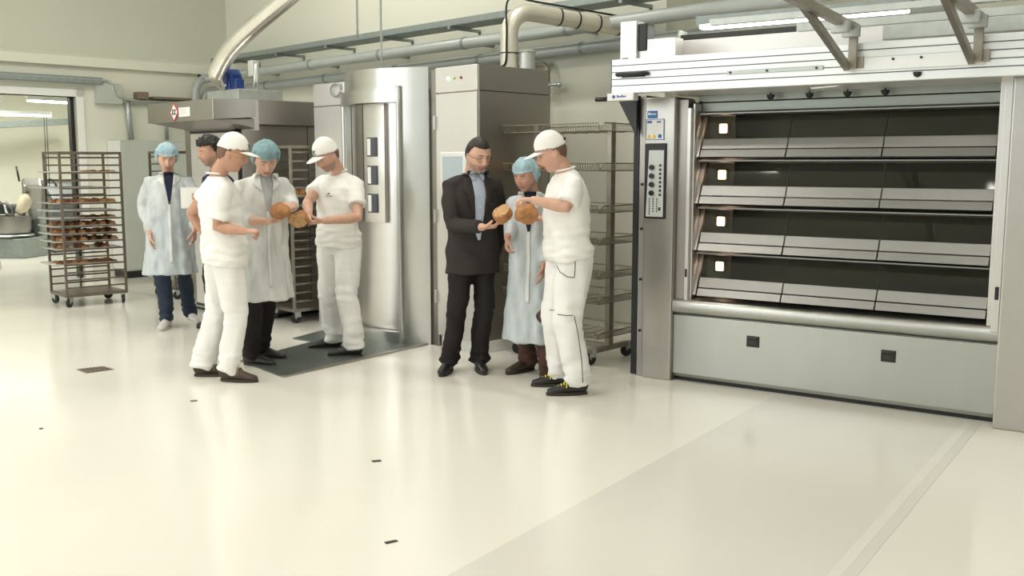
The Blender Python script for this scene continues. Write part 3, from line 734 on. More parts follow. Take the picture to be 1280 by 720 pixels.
mx = thing('dough_mixer', 'grey dough mixer with tilted head over a steel bowl in the next room', 'mixer', mg, math.radians(-10))
MB().box(-.42, .36, -.30, .45, .0, .34).build('base', M['galvd'], mx, bevel=.02)
MB().box(-.12, .30, .30, .55, .3, .80).build('column', M['galvd'], mx, bevel=.03)
MB().lathe([(.001, .0), (.22, 0), (.29, .04), (.315, .12), (.32, .32), (.335, .335), (.31, .335), (.30, .30), (.001, .2)], (-.03, -.02, .38), n=32).build('bowl', M['steeldoor'], mx, smooth='auto')
MB().lathe([(.34, -.02), (.36, 0), (.34, .02), (.2, .02), (.2, -.02), (.34, -.02)], (-.03, -.02, .38), n=28).build('bowl_carrier', M['galv'], mx, smooth='auto')
q = MB(); q.bar((.08, .38, .66), (.36, .05, 1.30), .30, .26); hdm = q.build('tilting_head', M['steeldoor'], mx, bevel=.04)
MB().tube([(.30, -.05, 1.05), (.34, -.12, .98), (.30, -.15, .86), (.18, -.12, .78)], [.07, .11, .10, .05], 14).build('motor_cover', M['crumbc'], mx, smooth=True)
MB().tube([(.12, .05, 1.30), (.08, .05, 1.56)], .016, 8).build('lever', M['black'], mx, smooth=True)
q = MB(); q.tube(spline([(-.25, -.1, .78), (-.1, -.15, .95), (.05, -.1, .86), (.02, -.05, .72), (-.12, .0, .74), (-.2, .05, .90)]), .03, 8); q.build('kneading_hook', M['steeldoor'], mx, smooth=True)
MB().lathe([(.33, 0), (.30, .10), (.22, .18), (.20, .18), (.28, .1), (.31, 0), (.33, 0)], (-.03, -.02, .73), n=24, a0=.2, a1=PI + .2).build('bowl_guard', M['galvd'], mx, smooth=True)
g2 = ground(77, 313)
t = thing('dough_divider', 'dark grey machine with sloping top standing behind the left bread rack', 'machine', g2, math.radians(-40))
MB().prism([(-.45, 0), (.4, 0), (.4, .95), (.1, 1.25), (-.45, 1.3)], 'y', -.3, .4).build('body', M['darkgrey'], t, bevel=.02)
MB().box(-.30, -.22, -.32, -.30, .8, .86).box(-.15, .15, -.315, -.30, .2, .65).build('access_panel', M['dark'], t, bevel=.005)
MB().tube([(-.2, -.1, 1.2), (-.1, -.1, 1.32), (.05, -.1, 1.30), (.15, -.1, 1.2)], .02, 8).build('hand_rail', M['black'], t, smooth=True)
# trolley bit at the left edge: small caster
p = ground(-2, 338)
t = thing('trolley_wheel', 'small grey trolley wheel cut by the left frame edge', 'wheel', p)
MB().lathe([(.03, -.02), (.05, -.018), (.055, 0), (.05, .018), (.03, .02), (.001, .02)], n=20).build('tyre', M['galv'], t, smooth='auto', loc=(0, 0, .055)).rotation_euler = (PI / 2, 0, .3)
MB().box(-.03, .03, -.03, .03, .06, .13).build('fork', M['galvd'], t, bevel=.004)

# ------------------------------------------------------------------ racks
def caster(parent, x, y, a=0.0, r=.045, mt='rubber'):
    w = MB().lathe([(.008, -.014), (r * .7, -.016), (r, -.010), (r, .010), (r * .7, .016), (.008, .014)], n=20).build('caster', M[mt], parent, smooth='auto', loc=(x, y, r + .001))
    w.rotation_euler = (PI / 2, 0, a)
    d = V((math.cos(a + .0), math.sin(a), 0)); nrm = V((-math.sin(a), math.cos(a), 0))
    # fork, in the wheel's own frame
    f = MB(); f.box(-.014, .05, .010, .045 + .03, -.021, -.017); f.box(-.014, .05, .010, .075, .017, .021); f.box(-.014, .055, .068, .078, -.022, .022); f.cyl((0, 0, -.022), (0, 0, .022), .008, 8)
    f.build('fork', M['galv'], w, bevel=.002)
    return w
def pan_rack(loc, rz, w, d, h, n, label, rails='x', post=.026, mt='rack', rungs=None):
    t = thing('bread_rack', label, 'rack', loc, rz)
    for x in (0, w):
        for y in (0, d): MB().box(x - post / 2, x + post / 2, y - post / 2, y + post / 2, .12, h).build('post', M[mt], t, bevel=.003)
    for z in (.13, h - .012):
        q = MB(); q.box(0, w, -post / 2, post / 2, z - .014, z + .014); q.box(0, w, d - post / 2, d + post / 2, z - .014, z + .014)
        q.box(-post / 2, post / 2, 0, d, z - .014, z + .014); q.box(w - post / 2, w + post / 2, 0, d, z - .014, z + .014)
        q.build('frame', M[mt], t, bevel=.002)
    MB().box(.01, w - .01, .01, d - .01, .135, .150).build('base_tray', M[mt], t, bevel=.004)
    step = (h - .20) / n
    zs = [.20 + step * (i + .25) for i in range(n)]
    for z in zs:
        q = MB()
        if rails == 'x':
            for y in (.005, d - .005): q.box(0, w, y - .010, y + .010, z - .003, z + .0); q.box(0, w, y - .010 if y < .1 else y + .007, y - .007 if y < .1 else y + .010, z - .008, z + .010)
        else:
            for x in (.005, w - .005): q.box(x - .010, x + .010, 0, d, z - .003, z); q.box(x - .010 if x < .1 else x + .007, x - .007 if x < .1 else x + .010, 0, d, z - .008, z + .010)
        q.build('rung', M[mt], t)
    if rails == 'x':
        MB().box(w * .5 - .01, w * .5 + .01, d - .01, d + .01, .12, h).build('middle_post', M[mt], t, bevel=.002)
    for i, (x, y) in enumerate(((.03, .03), (w - .03, .03), (.03, d - .03), (w - .03, d - .03))): caster(t, x, y, .6 + i * .7, .05)
    return t, zs
fl, frr = ground(84, 372, .12), ground(157, 367, .12)
ra = math.radians(42); RW, RD = .66, .54
rack1, zs1 = pan_rack((fl.x, fl.y, 0), ra, RW, RD, 1.735, 18, 'brown steel bread rack on casters, loaded with trays, at the far left')
def loaf_mesh(name, rx, ry, rz, seed, m1, m2=None):
    bm = bmesh.new(); bmesh.ops.create_icosphere(bm, subdivisions=3, radius=1)
    for v in bm.verts:
        c = v.co.copy(); n_ = noise.noise(c * 1.4 + V((seed, 0, 0))) * .18 + noise.noise(c * 4 + V((0, seed, 0))) * .05
        z = c.z if c.z > -.35 else -.35 + (c.z + .35) * .15
        v.co = V((c.x * rx * (1 + n_), c.y * ry * (1 + n_), (z + .37) * rz * (1 + n_)))
    me = bpy.data.meshes.new(name); bm.to_mesh(me); bm.free()
    for p in me.polygons: p.use_smooth = True
    me.materials.append(m1)
    return me
LOAF = [loaf_mesh('bread_loaf', .075, .055, .052, i * 3.1, M['bread'] if i % 2 else M['breadd']) for i in range(4)]
def tray_on(rack_mat, x0, x1, y0, y1, z, label, group='flat aluminium trays in the bread racks'):
    q = MB(); q.box(x0, x1, y0, y1, z, z + .004)
    q.box(x0, x1, y0, y0 + .004, z, z + .014); q.box(x0, x1, y1 - .004, y1, z, z + .014); q.box(x0, x0 + .004, y0, y1, z, z + .014); q.box(x1 - .004, x1, y0, y1, z, z + .014)
    o = q.build('baking_tray', M['tray']); o.matrix_world = rack_mat; tag(o, label, 'tray', group); return o
RM = Matrix.Translation((fl.x, fl.y, 0)) @ Matrix.Rotation(ra, 4, 'Z')
ordn = ['top', 'second', 'third', 'fourth', 'fifth', 'sixth', 'seventh', 'eighth', 'ninth', 'tenth']
tl = [(3, -.03, [(4, 1.0), (5, 1.)], 'flat'), (5, -.14, [], ''), (7, -.05, 'all', 'b'), (8, -.06, [], ''), (9, -.06, [(6, .7)], ''), (10, -.06, 'all', 'b'), (11, -.06, 'all', 'b'), (12, -.05, 'all', 'b'), (13, -.03, 'few', 'b'), (15, -.06, 'all', 'f')]
for ti, (lev, ox, what, kd) in enumerate(tl):
    z = zs1[18 - lev]
    tray_on(RM, ox - .05, ox + .66, .018, RD - .018, z + .001, 'aluminium tray %s from the top of the left bread rack' % (ordn[ti] if ti else 'nearest'))
    if what == []: continue
    for cx_ in range(6):
        for cy_ in range(3):
            if what == 'few' and cx_ % 2: continue
            if isinstance(what, list) and (cx_ < 3): continue
            me = LOAF[random.randrange(4)]
            o = bpy.data.objects.new('bread_loaf', me); col.objects.link(o)
            s_ = random.uniform(.62, .76); fl_ = .55 if kd in ('f', 'flat') or isinstance(what, list) else .95
            o.matrix_world = RM @ Matrix.Translation((ox + .07 + cx_ * .112 + random.uniform(-.008, .008), .09 + cy_ * .14 + random.uniform(-.01, .01), z + .005)) @ Matrix.Rotation(random.uniform(-.5, .5) + (0 if cx_ % 2 else PI / 2) * 0 + PI / 2, 4, 'Z') @ Matrix.Diagonal((s_, s_, s_ * fl_ * 1.05, 1))
            tag(o, 'small brown loaf on the %s tray of the left bread rack' % ordn[ti], 'bread', 'loaves on the %s tray of the left bread rack' % ordn[ti])
# rack behind the two men at the middle
g_ = ground(343, 398)
rack2, zs2 = pan_rack((g_.x - .03 * DA.x - .03 * DB.x, g_.y - .03 * DA.y - .03 * DB.y, 0), A, .48, .72, 1.78, 18, 'steel bread rack standing between the hairnet man and the left-facing baker', rails='y', mt='rackl')
R2 = Matrix.Translation(rack2.location) @ Matrix.Rotation(A, 4, 'Z')
zz = zs2[12]
tray_on(R2, .018, .462, -.02, .74, zz + .001, 'tray with loaves in the rack behind the left-facing baker')
for i in range(4):
    for j in range(2):
        o = bpy.data.objects.new('bread_loaf', LOAF[(i + j) % 4]); col.objects.link(o)
        o.matrix_world = R2 @ Matrix.Translation((.08 + i * .105, .08 + j * .2, zz + .006)) @ Matrix.Rotation(.3 * i, 4, 'Z') @ Matrix.Diagonal((.8, .8, .9, 1))
        tag(o, 'brown loaf on the tray in the rack behind the left-facing baker', 'bread', 'loaves in the middle bread rack')
zz = zs2[9]
tray_on(R2, .018, .462, -.10, .66, zz + .001, 'empty tray pulled out from the rack behind the hairnet man')
g_ = ground(229, 377)
pan_rack((g_.x - .52, g_.y + .55, 0), A, .56, .6, 1.75, 18, 'steel bread rack mostly hidden behind the far left man', rails='x', mt='rack')

# display rack with wire shelves
g1, g2_ = ground(737, 455), ground(782, 440)
g3 = ground(620, 437)
dv = (g2_ - g1); ang = math.atan2(g1.y - g3.y, g1.x - g3.x)
wl = .93; fr_ = ground(738, 457.5); dl = V((math.cos(math.radians(-41)), math.sin(math.radians(-41)), 0))
g3 = fr_ - dl * wl
dr = thing('wire_shelf_rack', 'grey steel display rack with seven wire shelves beside the oven', 'rack', g3, math.radians(-41))
DM = Matrix.Translation(g3) @ Matrix.Rotation(math.radians(-41), 4, 'Z')
for x in (.15, wl - .02):
    MB().box(x - .022, x + .022, .25, .31, .12, 1.93).build('upright', M['rackl'], dr, bevel=.003)
    MB().box(x - .022, x + .022, .0, .56, .09, .13).build('foot', M['rackl'], dr, bevel=.003)
    for y in (.02, .53): caster(dr, x, y, 1.2, .052)
MB().box(.15, wl - .02, .26, .30, .10, .14).build('base_rail', M['rackl'], dr, bevel=.003)
for si, z in enumerate((.22, .50, .70, .97, 1.22, 1.55, 1.86)):
    q = MB(); x0, x1 = .0, wl + .05; y0, y1 = .02, .53; fl_ = .045
    for k in range(13): y = y0 + (y1 - y0) * k / 12; q.bar((x0, y, z), (x1, y, z), .004, .004)
    for k in range(9): x = x0 + (x1 - x0) * k / 8; q.bar((x, y0, z - .004), (x, y1, z - .004), .005, .005)
    q.build('shelf_grid', M['wire'], dr)
    q = MB()
    for xx, sgn in ((x0, -.3), (x1, 1)):
        q.tube([(xx, y0, z), (xx + sgn * fl_, y0, z + .055), (xx + sgn * fl_, y1, z + .055), (xx, y1, z)], .005, 6)
        for k in range(24): y = y0 + (y1 - y0) * k / 23; q.bar((xx, y, z), (xx + sgn * fl_, y, z + .055), .003, .003)
    for yy, sgn in ((y0, -1), (y1, 1)):
        q.tube([(x0, yy, z), (x0, yy + sgn * .02, z + .055), (x1, yy + sgn * .02, z + .055), (x1, yy, z)], .005, 6)
        for k in range(40): x = x0 + (x1 - x0) * k / 39; q.bar((x, yy, z), (x, yy + sgn * .02, z + .055), .003, .003)
    q.build('shelf_rim', M['wire'], dr)
for i in range(5):
    o = bpy.data.objects.new('bread_loaf', LOAF[i % 2 * 2 + 1]); col.objects.link(o)
    o.matrix_world = DM @ Matrix.Translation((.07 + (i % 3) * .12 + (i // 3) * .06, .12 + (i // 3) * .2, 1.554)) @ Matrix.Rotation(i, 4, 'Z') @ Matrix.Diagonal((.85, .85, .9, 1))
    tag(o, 'brown loaf on the second shelf of the wire rack behind the suited man', 'bread', 'loaves on the wire rack')
for i in range(2):
    o = bpy.data.objects.new('bread_loaf', LOAF[3]); col.objects.link(o)
    o.matrix_world = DM @ Matrix.Translation((.42 + .13 * i, .15, 1.224)) @ Matrix.Diagonal((.9, .9, 1, 1))
    tag(o, 'brown loaf on the wire rack behind the hairnet wearer on the right', 'bread', 'loaves behind the right hairnet wearer')

# ------------------------------------------------------------------ floor details
def fplate(u0, v0, u1, v1, u2, v2, u3, v3, name, m, label, h=.003):
    ps = [ground(a_, b_) for a_, b_ in ((u0, v0), (u1, v1), (u2, v2), (u3, v3))]
    o = MB().prism([(p.x, p.y) for p in ps], 'z', 0, h).build(name, M[m], bevel=.001); return tag(o, label, 'floor fitting')
o = fplate(95, 462, 130, 458, 143, 462, 108, 467, 'floor_drain', 'rust', 'brown rectangular drain grate in the floor left of the bakers')
ps = [ground(a_, b_) for a_, b_ in ((95, 462), (130, 458), (143, 462), (108, 467))]
q = MB()
for k in range(1, 8):
    a_ = ps[0].lerp(ps[1], k / 8); b_ = ps[3].lerp(ps[2], k / 8); q.bar(a_ + V((0, 0, .004)), b_ + V((0, 0, .004)), .006, .003)
q.build('grate_bar', M['dark'], o)
fplate(464, 576, 476, 575, 477, 577, 466, 578, 'floor_socket', 'dark', 'tiny dark floor socket in the middle foreground, farther of two')
fplate(480, 678, 495, 675, 498, 677, 483, 680.5, 'floor_socket', 'dark', 'tiny dark floor socket nearest the camera')
fplate(237, 501, 246, 500, 247, 501.5, 239, 502.5, 'floor_socket', 'rust', 'tiny brown floor socket in front of the left baker')
p = ground(51.5, 536); o = MB().cyl((p.x, p.y, 0), (p.x, p.y, .004), .012, 14).build('floor_stud', M['black']); tag(o, 'small round black stud in the floor at the far left', 'floor fitting')

#@@PEOPLE@@
# ------------------------------------------------------------------ people
def smooth01(x): x = max(0, min(1, x)); return x * x * (3 - 2 * x)
def g(d, s): return math.exp(-(d / s) ** 2)
def head_disp(c, off=0.0, face=True):
    """unit sphere point -> head-local point (x right, y forward, z up), metres"""
    x, y, z = c
    rx, ry, rz = .0745, .096, .117
    X, Y, Z = x * rx, y * ry, z * rz
    if z < 0:
        t = -z
        X *= 1 - .30 * t ** 1.6
        if y < 0: Y *= 1 - .35 * t
        else: Y *= 1 + .06 * t
    else:
        X *= 1 + .05 * math.sin(z * PI)
        Y += -.006 * z
    if y > .35 and face:
        Y = Y * (1 - .10 * smooth01((y - .35) / .65)) + .004
        ax = abs(X)
        Y += .026 * g(X, .0105) * g(Z + .020, .017) + .012 * g(X, .008) * g(Z - .004, .02)
        Y += .006 * g(ax - .014, .007) * g(Z + .030, .008)
        Y -= .008 * g(ax - .030, .014) * g(Z - .010, .012)
        Y += .006 * g(ax - .025, .024) * g(Z - .034, .008)
        Y += .005 * g(ax - .042, .016) * g(Z + .022, .018)
        Y += .007 * g(X, .021) * g(Z + .054, .0055) + .006 * g(X, .018) * g(Z + .067, .0055) - .005 * g(X, .024) * g(Z + .0605, .0022) - .004 * g(X, .02) * g(Z + .078, .006)
        Y += .011 * g(X, .022) * g(Z + .098, .016)
    p = V((X, Y, Z))
    if off: p += V((x / rx, y / ry, z / rz)).normalized() * off
    return p
_ico = {}
def ico(n):
    if n not in _ico:
        bm = bmesh.new(); bmesh.ops.create_icosphere(bm, subdivisions=n, radius=1)
        _ico[n] = ([v.co.copy() for v in bm.verts], [tuple(v.index for v in f.verts) for f in bm.faces]); bm.free()
    return _ico[n]
def remesh(mb, vox, smooth=1, name='tmp', disp=None):
    me = mb.mesh(name); o = bpy.data.objects.new(name, me); col.objects.link(o)
    r = o.modifiers.new('r', 'REMESH'); r.mode = 'VOXEL'; r.voxel_size = vox; r.use_smooth_shade = True
    if smooth: s = o.modifiers.new('s', 'SMOOTH'); s.factor = .5; s.iterations = smooth
    bpy.context.view_layer.update()
    dg = bpy.context.evaluated_depsgraph_get()
    m2 = bpy.data.meshes.new_from_object(o.evaluated_get(dg))
    bpy.data.objects.remove(o); bpy.data.meshes.remove(me)
    if disp:
        ns = [v.normal.copy() for v in m2.vertices]
        for v, n_ in zip(m2.vertices, ns): v.co += n_ * disp(v.co)
    for p in m2.polygons: p.use_smooth = True
    m2.materials.clear()
    return m2
def link(me, name, mats, parent):
    for m_ in (mats if isinstance(mats, (list, tuple)) else [mats]): me.materials.append(m_)
    o = bpy.data.objects.new(name, me); col.objects.link(o); o.parent = parent; return o
def ik(s, t, a, b, hint):
    d = t - s; L = d.length; mx = (a + b) * .995
    if L > mx: k = L / mx; a *= k; b *= k; mx = L
    L = max(L, abs(a - b) + .01); u = d.normalized()
    x = (a * a - b * b + L * L) / (2 * L); h = math.sqrt(max(0, a * a - x * x))
    w = hint - u * hint.dot(u); w = w.normalized() if w.length > 1e-5 else V((0, 0, 1))
    return s + u * x + w * h
def bend(d, n, a): return (d * math.cos(a) + n * math.sin(a)).normalized()
def hand(mb, W, d, n, right, curl=(.35, .5, .4), thumb=.4, k=1.0, spread=.06, straight=()):
    d = d.normalized(); n = (n - d * n.dot(d)).normalized(); t = d.cross(n) * (1 if right else -1)
    # palm
    mb.tube([W - d * .02 * k, W + d * .01 * k, W + d * .04 * k, W + d * .075 * k, W + d * .093 * k], [(.026 * k, .019 * k), (.030 * k, .017 * k), (.040 * k, .016 * k), (.041 * k, .014 * k), (.036 * k, .010 * k)], 14, side=t)
    mb.ell(W + d * .035 * k + t * .026 * k + n * .006 * k, .016 * k, .026 * k, .014 * k, t, d, n)
    for i in range(4):
        base = W + d * (.080 - (.006 if i in (0,) else 0) - (.008 if i == 3 else 0)) * k + t * (.031 - .0205 * i) * k
        Lf = (.072, .080, .074, .058)[i] * k; dd = (d + t * spread * (1.5 - i)).normalized(); p = base; pts = [p - dd * .015 * k, p]; rr = [.0092 * k, .0096 * k]
        cu = curl if i not in straight else (.1, .1, .1)
        for j, f in enumerate((.44, .31, .25)):
            dd = bend(dd, (n - dd * n.dot(dd)).normalized(), cu[j] * (1 + .08 * i)); p = p + dd * Lf * f
            pts.append(p); rr.append((.0088, .0080, .0062)[j] * k)
        pts.append(p + dd * .004 * k); rr.append(.003 * k)
        mb.tube(pts, rr, 10)
    dd = (d * .62 + t * .72 + n * .25).normalized(); p = W + d * .022 * k + t * .026 * k; pts = [p, p + dd * .036 * k]; p = pts[-1]
    dd = bend(dd, ((d * .7 + n * .7) - dd * (d * .7 + n * .7).dot(dd)).normalized(), thumb); pts.append(p + dd * .030 * k); p = pts[-1]
    dd = bend(dd, ((d * .7 + n * .7) - dd * (d * .7 + n * .7).dot(dd)).normalized(), thumb * .7); pts.append(p + dd * .024 * k); pts.append(p + dd * .028 * k)
    mb.tube(pts, [.013 * k, .0115 * k, .0105 * k, .0085 * k, .004 * k], 10)
    return t

def person(label, base, S, face, P, N, Hc, hd, hands, feet, toes, top, legs_, skin='skin', shoe='shoeb', head=None, knee=None, build=1.0, extra=None):
    """base (x,y); face = chest direction; P pelvis, N neck base, Hc head centre (room points); hd=(dir, pitch, roll)"""
    k = S / 1.75; head = head or {}; P = V((P.x, P.y, .535 * S)); hs_ = top[3] if len(top) > 3 else 1.0
    root = thing('person', label, 'person', (base[0], base[1], 0))
    O = V((base[0], base[1], 0)); L = lambda p: V(p) - O
    P, N, Hc = L(P), L(N), L(Hc)
    F = V((face[0], face[1], 0)).normalized(); Sd = V((F.y, -F.x, 0))          # Sd = the person's right
    U = (N - P).normalized(); Fb = (F - U * F.dot(U)).normalized()
    Sh = [N - U * .100 * k + Sd * s * .165 * k * build for s in (1, -1)]
    Hp = [P + Sd * s * .088 * k - V((0, 0, .02)) for s in (1, -1)]
    arms = []
    for i in range(2):
        h = hands[i]; Wp = L(h['w']); hint = V(h.get('hint', (0, 0, -1)))
        E = ik(Sh[i], Wp, .295 * k, .258 * k, hint) if 'e' not in h else L(h['e'])
        d = V(h['d']) if 'd' in h else (Wp - E)
        arms.append((Sh[i], E, Wp, d.normalized(), V(h.get('n', (0, 0, -1))), h))
    legs = []
    for i in range(2):
        ft = L(feet[i]); T = V((*toes[i], 0)).normalized(); ank = ft + V((0, 0, .085)) - T * .055
        Kn = ik(Hp[i], ank, .432 * k, .412 * k, (knee[i] if knee else (F * .9 + T * .1)))
        legs.append((Hp[i], Kn, ank, T, ft))
    # ---- body: one continuous skin surface
    b = MB()
    b.tube([P - U * .10, P - U * .02, P + U * .10, P.lerp(N, .45), P.lerp(N, .75), P.lerp(N, .93), N], [(.10 * k, .08 * k), (.145 * k, .10 * k), (.135 * k, .095 * k), (.13 * k, .095 * k), (.14 * k, .10 * k), (.085 * k, .065 * k), (.052 * k, .05 * k)], 20, side=Sd)
    hdir = V((hd[0][0], hd[0][1], 0)).normalized(); pit = hd[1]; rol = hd[2] if len(hd) > 2 else 0
    hy = bend(hdir, V((0, 0, -1)), pit); hx = V((hdir.y, -hdir.x, 0)); hz = hx.cross(hy)
    if rol: q_ = Matrix.Rotation(rol, 3, hy); hx = q_ @ hx; hz = q_ @ hz
    hk = k * head.get('size', 1.07)
    HM = Matrix(((hx.x, hy.x, hz.x, Hc.x), (hx.y, hy.y, hz.y, Hc.y), (hx.z, hy.z, hz.z, Hc.z), (0, 0, 0, 1)))
    vs, fs = ico(5)
    b.add([HM @ (head_disp(c) * hk) for c in vs], fs)
    skull = Hc - hy * .022 * hk - hz * .075 * hk
    b.tube([N - U * .04, N + (skull - N) * .35, skull + hz * .03], [(.066 * k, .062 * k), (.055 * k, .057 * k), (.053 * k, .058 * k)], 16, side=hx)
    for s in (1, -1):                                           # ears
        c = HM @ (V((s * .0745, -.008, -.006)) * hk)
        b.ell(c, .0065 * hk, .017 * hk, .029 * hk, (hx + hy * -.25 * s).normalized(), hy, (hz - hy * .15).normalized(), 12, 8)
    for i, (S0, E, Wp, d, n_, h) in enumerate(arms):
        b.tube([S0 - Sd * (1 if i == 0 else -1) * .06, S0, S0.lerp(E, .3), S0.lerp(E, .75), E, E.lerp(Wp, .25), E.lerp(Wp, .7), Wp, Wp + d * .01], [.045 * k, .050 * k, .048 * k, .043 * k, .039 * k, .043 * k, .034 * k, .027 * k, .024 * k], 14)
        hand(b, Wp, d, n_, i == 0, h.get('curl', (.3, .4, .3)), h.get('thumb', .4), k * h.get('k', 1.0), straight=h.get('straight', ()))
    for Hj, Kn, An, T, ft in legs:
        b.tube([Hj + V((0, 0, .06)), Hj, Hj.lerp(Kn, .5), Kn, Kn.lerp(An, .35), An, An - V((0, 0, .04))], [.085 * k, .088 * k, .070 * k, .054 * k, .055 * k, .036 * k, .034 * k], 14)
        b.tube([An - T * .03 - V((0, 0, .03)), An + T * .06 - V((0, 0, .052)), An + T * .14 - V((0, 0, .062))], [.026, .020, .012], 12)
    me = remesh(b, .0052, 1, 'person_body')
    HI = HM.inverted()
    bo = link(me, 'body', [M[skin], M['lip'], M['stubble']], root)
    stub = head.get('stubble', False)
    for p in me.polygons:
        c = (HI @ p.center) / hk
        if c.y > .06 and abs(c.x) < .024 and (-.070 < c.z < -.051) and p.normal.dot(hy) > .1 and c.y > .080 - abs(c.x) * .3: p.material_index = 1
        elif stub and c.y > -.015 and -.125 < c.z < -.042 - .0 and c.y > .0 and (abs(c.x) < .07): p.material_index = 2
    def hl(x, y, z): return HM @ (V((x, y, z)) * hk)
    bvh_b = BVHTree.FromPolygons([v.co for v in me.vertices], [tuple(p.vertices) for p in me.polygons])
    def facept(x, z, off=.001):
        o_ = hl(x, .25, z); r_ = bvh_b.ray_cast(o_, -hy, .3)
        return (r_[0] + hy * off) if r_[0] else hl(x, .09, z)
    # ---- eyes, brows
    for s in (1, -1):
        c = facept(s * .030, .008, -.0075)
        e = MB().ell(c, .0125 * hk, .0125 * hk, .0085 * hk * head.get('lid', .5), hx, hy, hz).build('eye', M['eyew'], bo, smooth=True)
        MB().ell(c + hy * .0085 * hk - hz * .002, .0055 * hk, .005 * hk, .0050 * hk * head.get('lid', .6), hx, hy, hz).build('iris', M['iris'], e, smooth=True)
        q = MB(); q.tube([facept(s * x, z, .0005) for x, z in ((.012, .026), (.022, .031), (.034, .031), (.046, .025))], [.0012 * hk, .0026 * hk, .0024 * hk, .001 * hk], 8); q.build('eyebrow', M[head.get('brow', 'hairbr')], bo, smooth=True)
    # ---- hair
    def shell(off, keep, nz=0, sub=5, sc_=18, seed=0):
        vs2, fs2 = ico(sub); kp = [keep(c) for c in vs2]; idx = {}; q = MB(); pts = []
        for i_, c in enumerate(vs2):
            if kp[i_] > 0:
                idx[i_] = len(pts); o_ = off * min(1, kp[i_] * 4 + .25) + nz * noise.noise(c * sc_ * .3 + V((seed, 0, 0)))
                pts.append(HM @ (head_disp(c, o_, face=False) * hk))
        q.add(pts, [tuple(idx[j] for j in f) for f in fs2 if all(j in idx for j in f)])
        return q
    def hairline(c):
        x, y, z = c
        if y > .30: lim = .52 - .06 * abs(x) * 0 + head.get('forehead', 0)
        elif y > -.12: lim = .52 + head.get('forehead', 0) - (.30 - y) / .42 * (.60 + head.get('forehead', 0))
        else: lim = -.10 - (-.12 - y) / .88 * .55
        if abs(x) > .8 and -.3 < y < .12: lim = max(lim, .05)
        return z - lim
    if head.get('hair'):
        q = shell(head.get('hoff', .010), hairline, head.get('hn', .002), 5, head.get('hs', 40)); ho_ = q.build('hair', M[head['hair']], root, smooth=True)
        sol = ho_.modifiers.new('t', 'SOLIDIFY'); sol.thickness = .012; sol.offset = -1
    if head.get('cap'):
        def capkeep(c): return c[2] - (.30 + .04 * c[1] - .0)
        vs2, fs2 = ico(5); q = MB(); pts = []; idx = {}
        for i_, c in enumerate(vs2):
            lim = .20 + .22 * max(0, c[1]) - .06 * max(0, -c[1])
            if c[2] > lim:
                idx[i_] = len(pts); p = head_disp(c, .0115, face=False); f_ = (c[2] - lim)
                p.z += .018 * smooth01(f_ * 1.7) ; p.y += .010 * smooth01(c[1]) * smooth01(f_ * 3); pts.append(HM @ (p * hk))
        q.add(pts, [tuple(idx[j] for j in f) for f in fs2 if all(j in idx for j in f)])
        cap = q.build('cap', M['capw'], root, smooth=True); sol = cap.modifiers.new('t', 'SOLIDIFY'); sol.thickness = .006; sol.offset = -1
        q = MB(); n1, n2 = 16, 7; vv = []
        for side_ in (0, 1):
            for i in range(n1 + 1):
                a = -1 + 2 * i / n1
                for j in range(n2 + 1):
                    t_ = j / n2; x = a * .078 * (1 - .10 * t_ * t_); y0_ = .108 * math.sqrt(max(.0, 1 - (a * .86) ** 2)) - .008
                    y = y0_ + t_ * (.078 * math.sqrt(max(.04, 1 - abs(a) ** 2.6)))
                    z = .045 - .020 * a * a - .22 * (y - .09) * t_ * .6 - (.0035 if side_ else 0)
                    vv.append(hl(x, y, z))
        fs3 = []; st_ = (n1 + 1) * (n2 + 1)
        for sd_ in (0, 1):
            for i in range(n1):
                for j in range(n2):
                    a_ = sd_ * st_ + i * (n2 + 1) + j; fs3.append((a_, a_ + 1, a_ + n2 + 2, a_ + n2 + 1))
        for i in range(n1):
            a_ = i * (n2 + 1) + n2; fs3.append((a_, a_ + st_, a_ + st_ + n2 + 1, a_ + n2 + 1))
        q.add(vv, fs3); q.build('brim', M['capw'], cap, smooth=True)
        MB().ell(hl(0, -.004, .137), .007, .007, .004).build('button', M['capw'], cap, smooth=True)
        # emblem: a small bird over a line of lettering on the crown front
        bv = BVHTree.FromPolygons([V(v) for v in q.v], [tuple(f) for f in q.f]) if 0 else None
        em = MB()
        def cp(x, z):
            o_ = hl(x, .3, z); cc = [V(v.co) for v in cap.data.vertices]
            r_ = capb.ray_cast(o_, -hy, .4); return (r_[0] + hy * .0025) if r_[0] else hl(x, .11, z)
        capb = BVHTree.FromPolygons([v.co for v in cap.data.vertices], [tuple(p.vertices) for p in cap.data.polygons])
        if head.get('emblem', True):
            for x0_, z0_, x1_, z1_, w_ in ((-.016, .090, .0, .078, .008), (.0, .078, .016, .092, .007), (-.005, .080, .006, .072, .009), (-.024, .063, .024, .063, .006)):
                em.tube([cp(x0_, z0_), cp((x0_ + x1_) / 2, (z0_ + z1_) / 2), cp(x1_, z1_)], w_ * .5, 6)
            em.build('emblem', M['inkteal'], cap, smooth=True)
        else:
            q = MB(); q.tube([hl(-.03, -.100, .05), hl(0, -.108, .055), hl(.03, -.100, .05)], .008, 8); q.build('strap', M['navy'], cap, smooth=True)
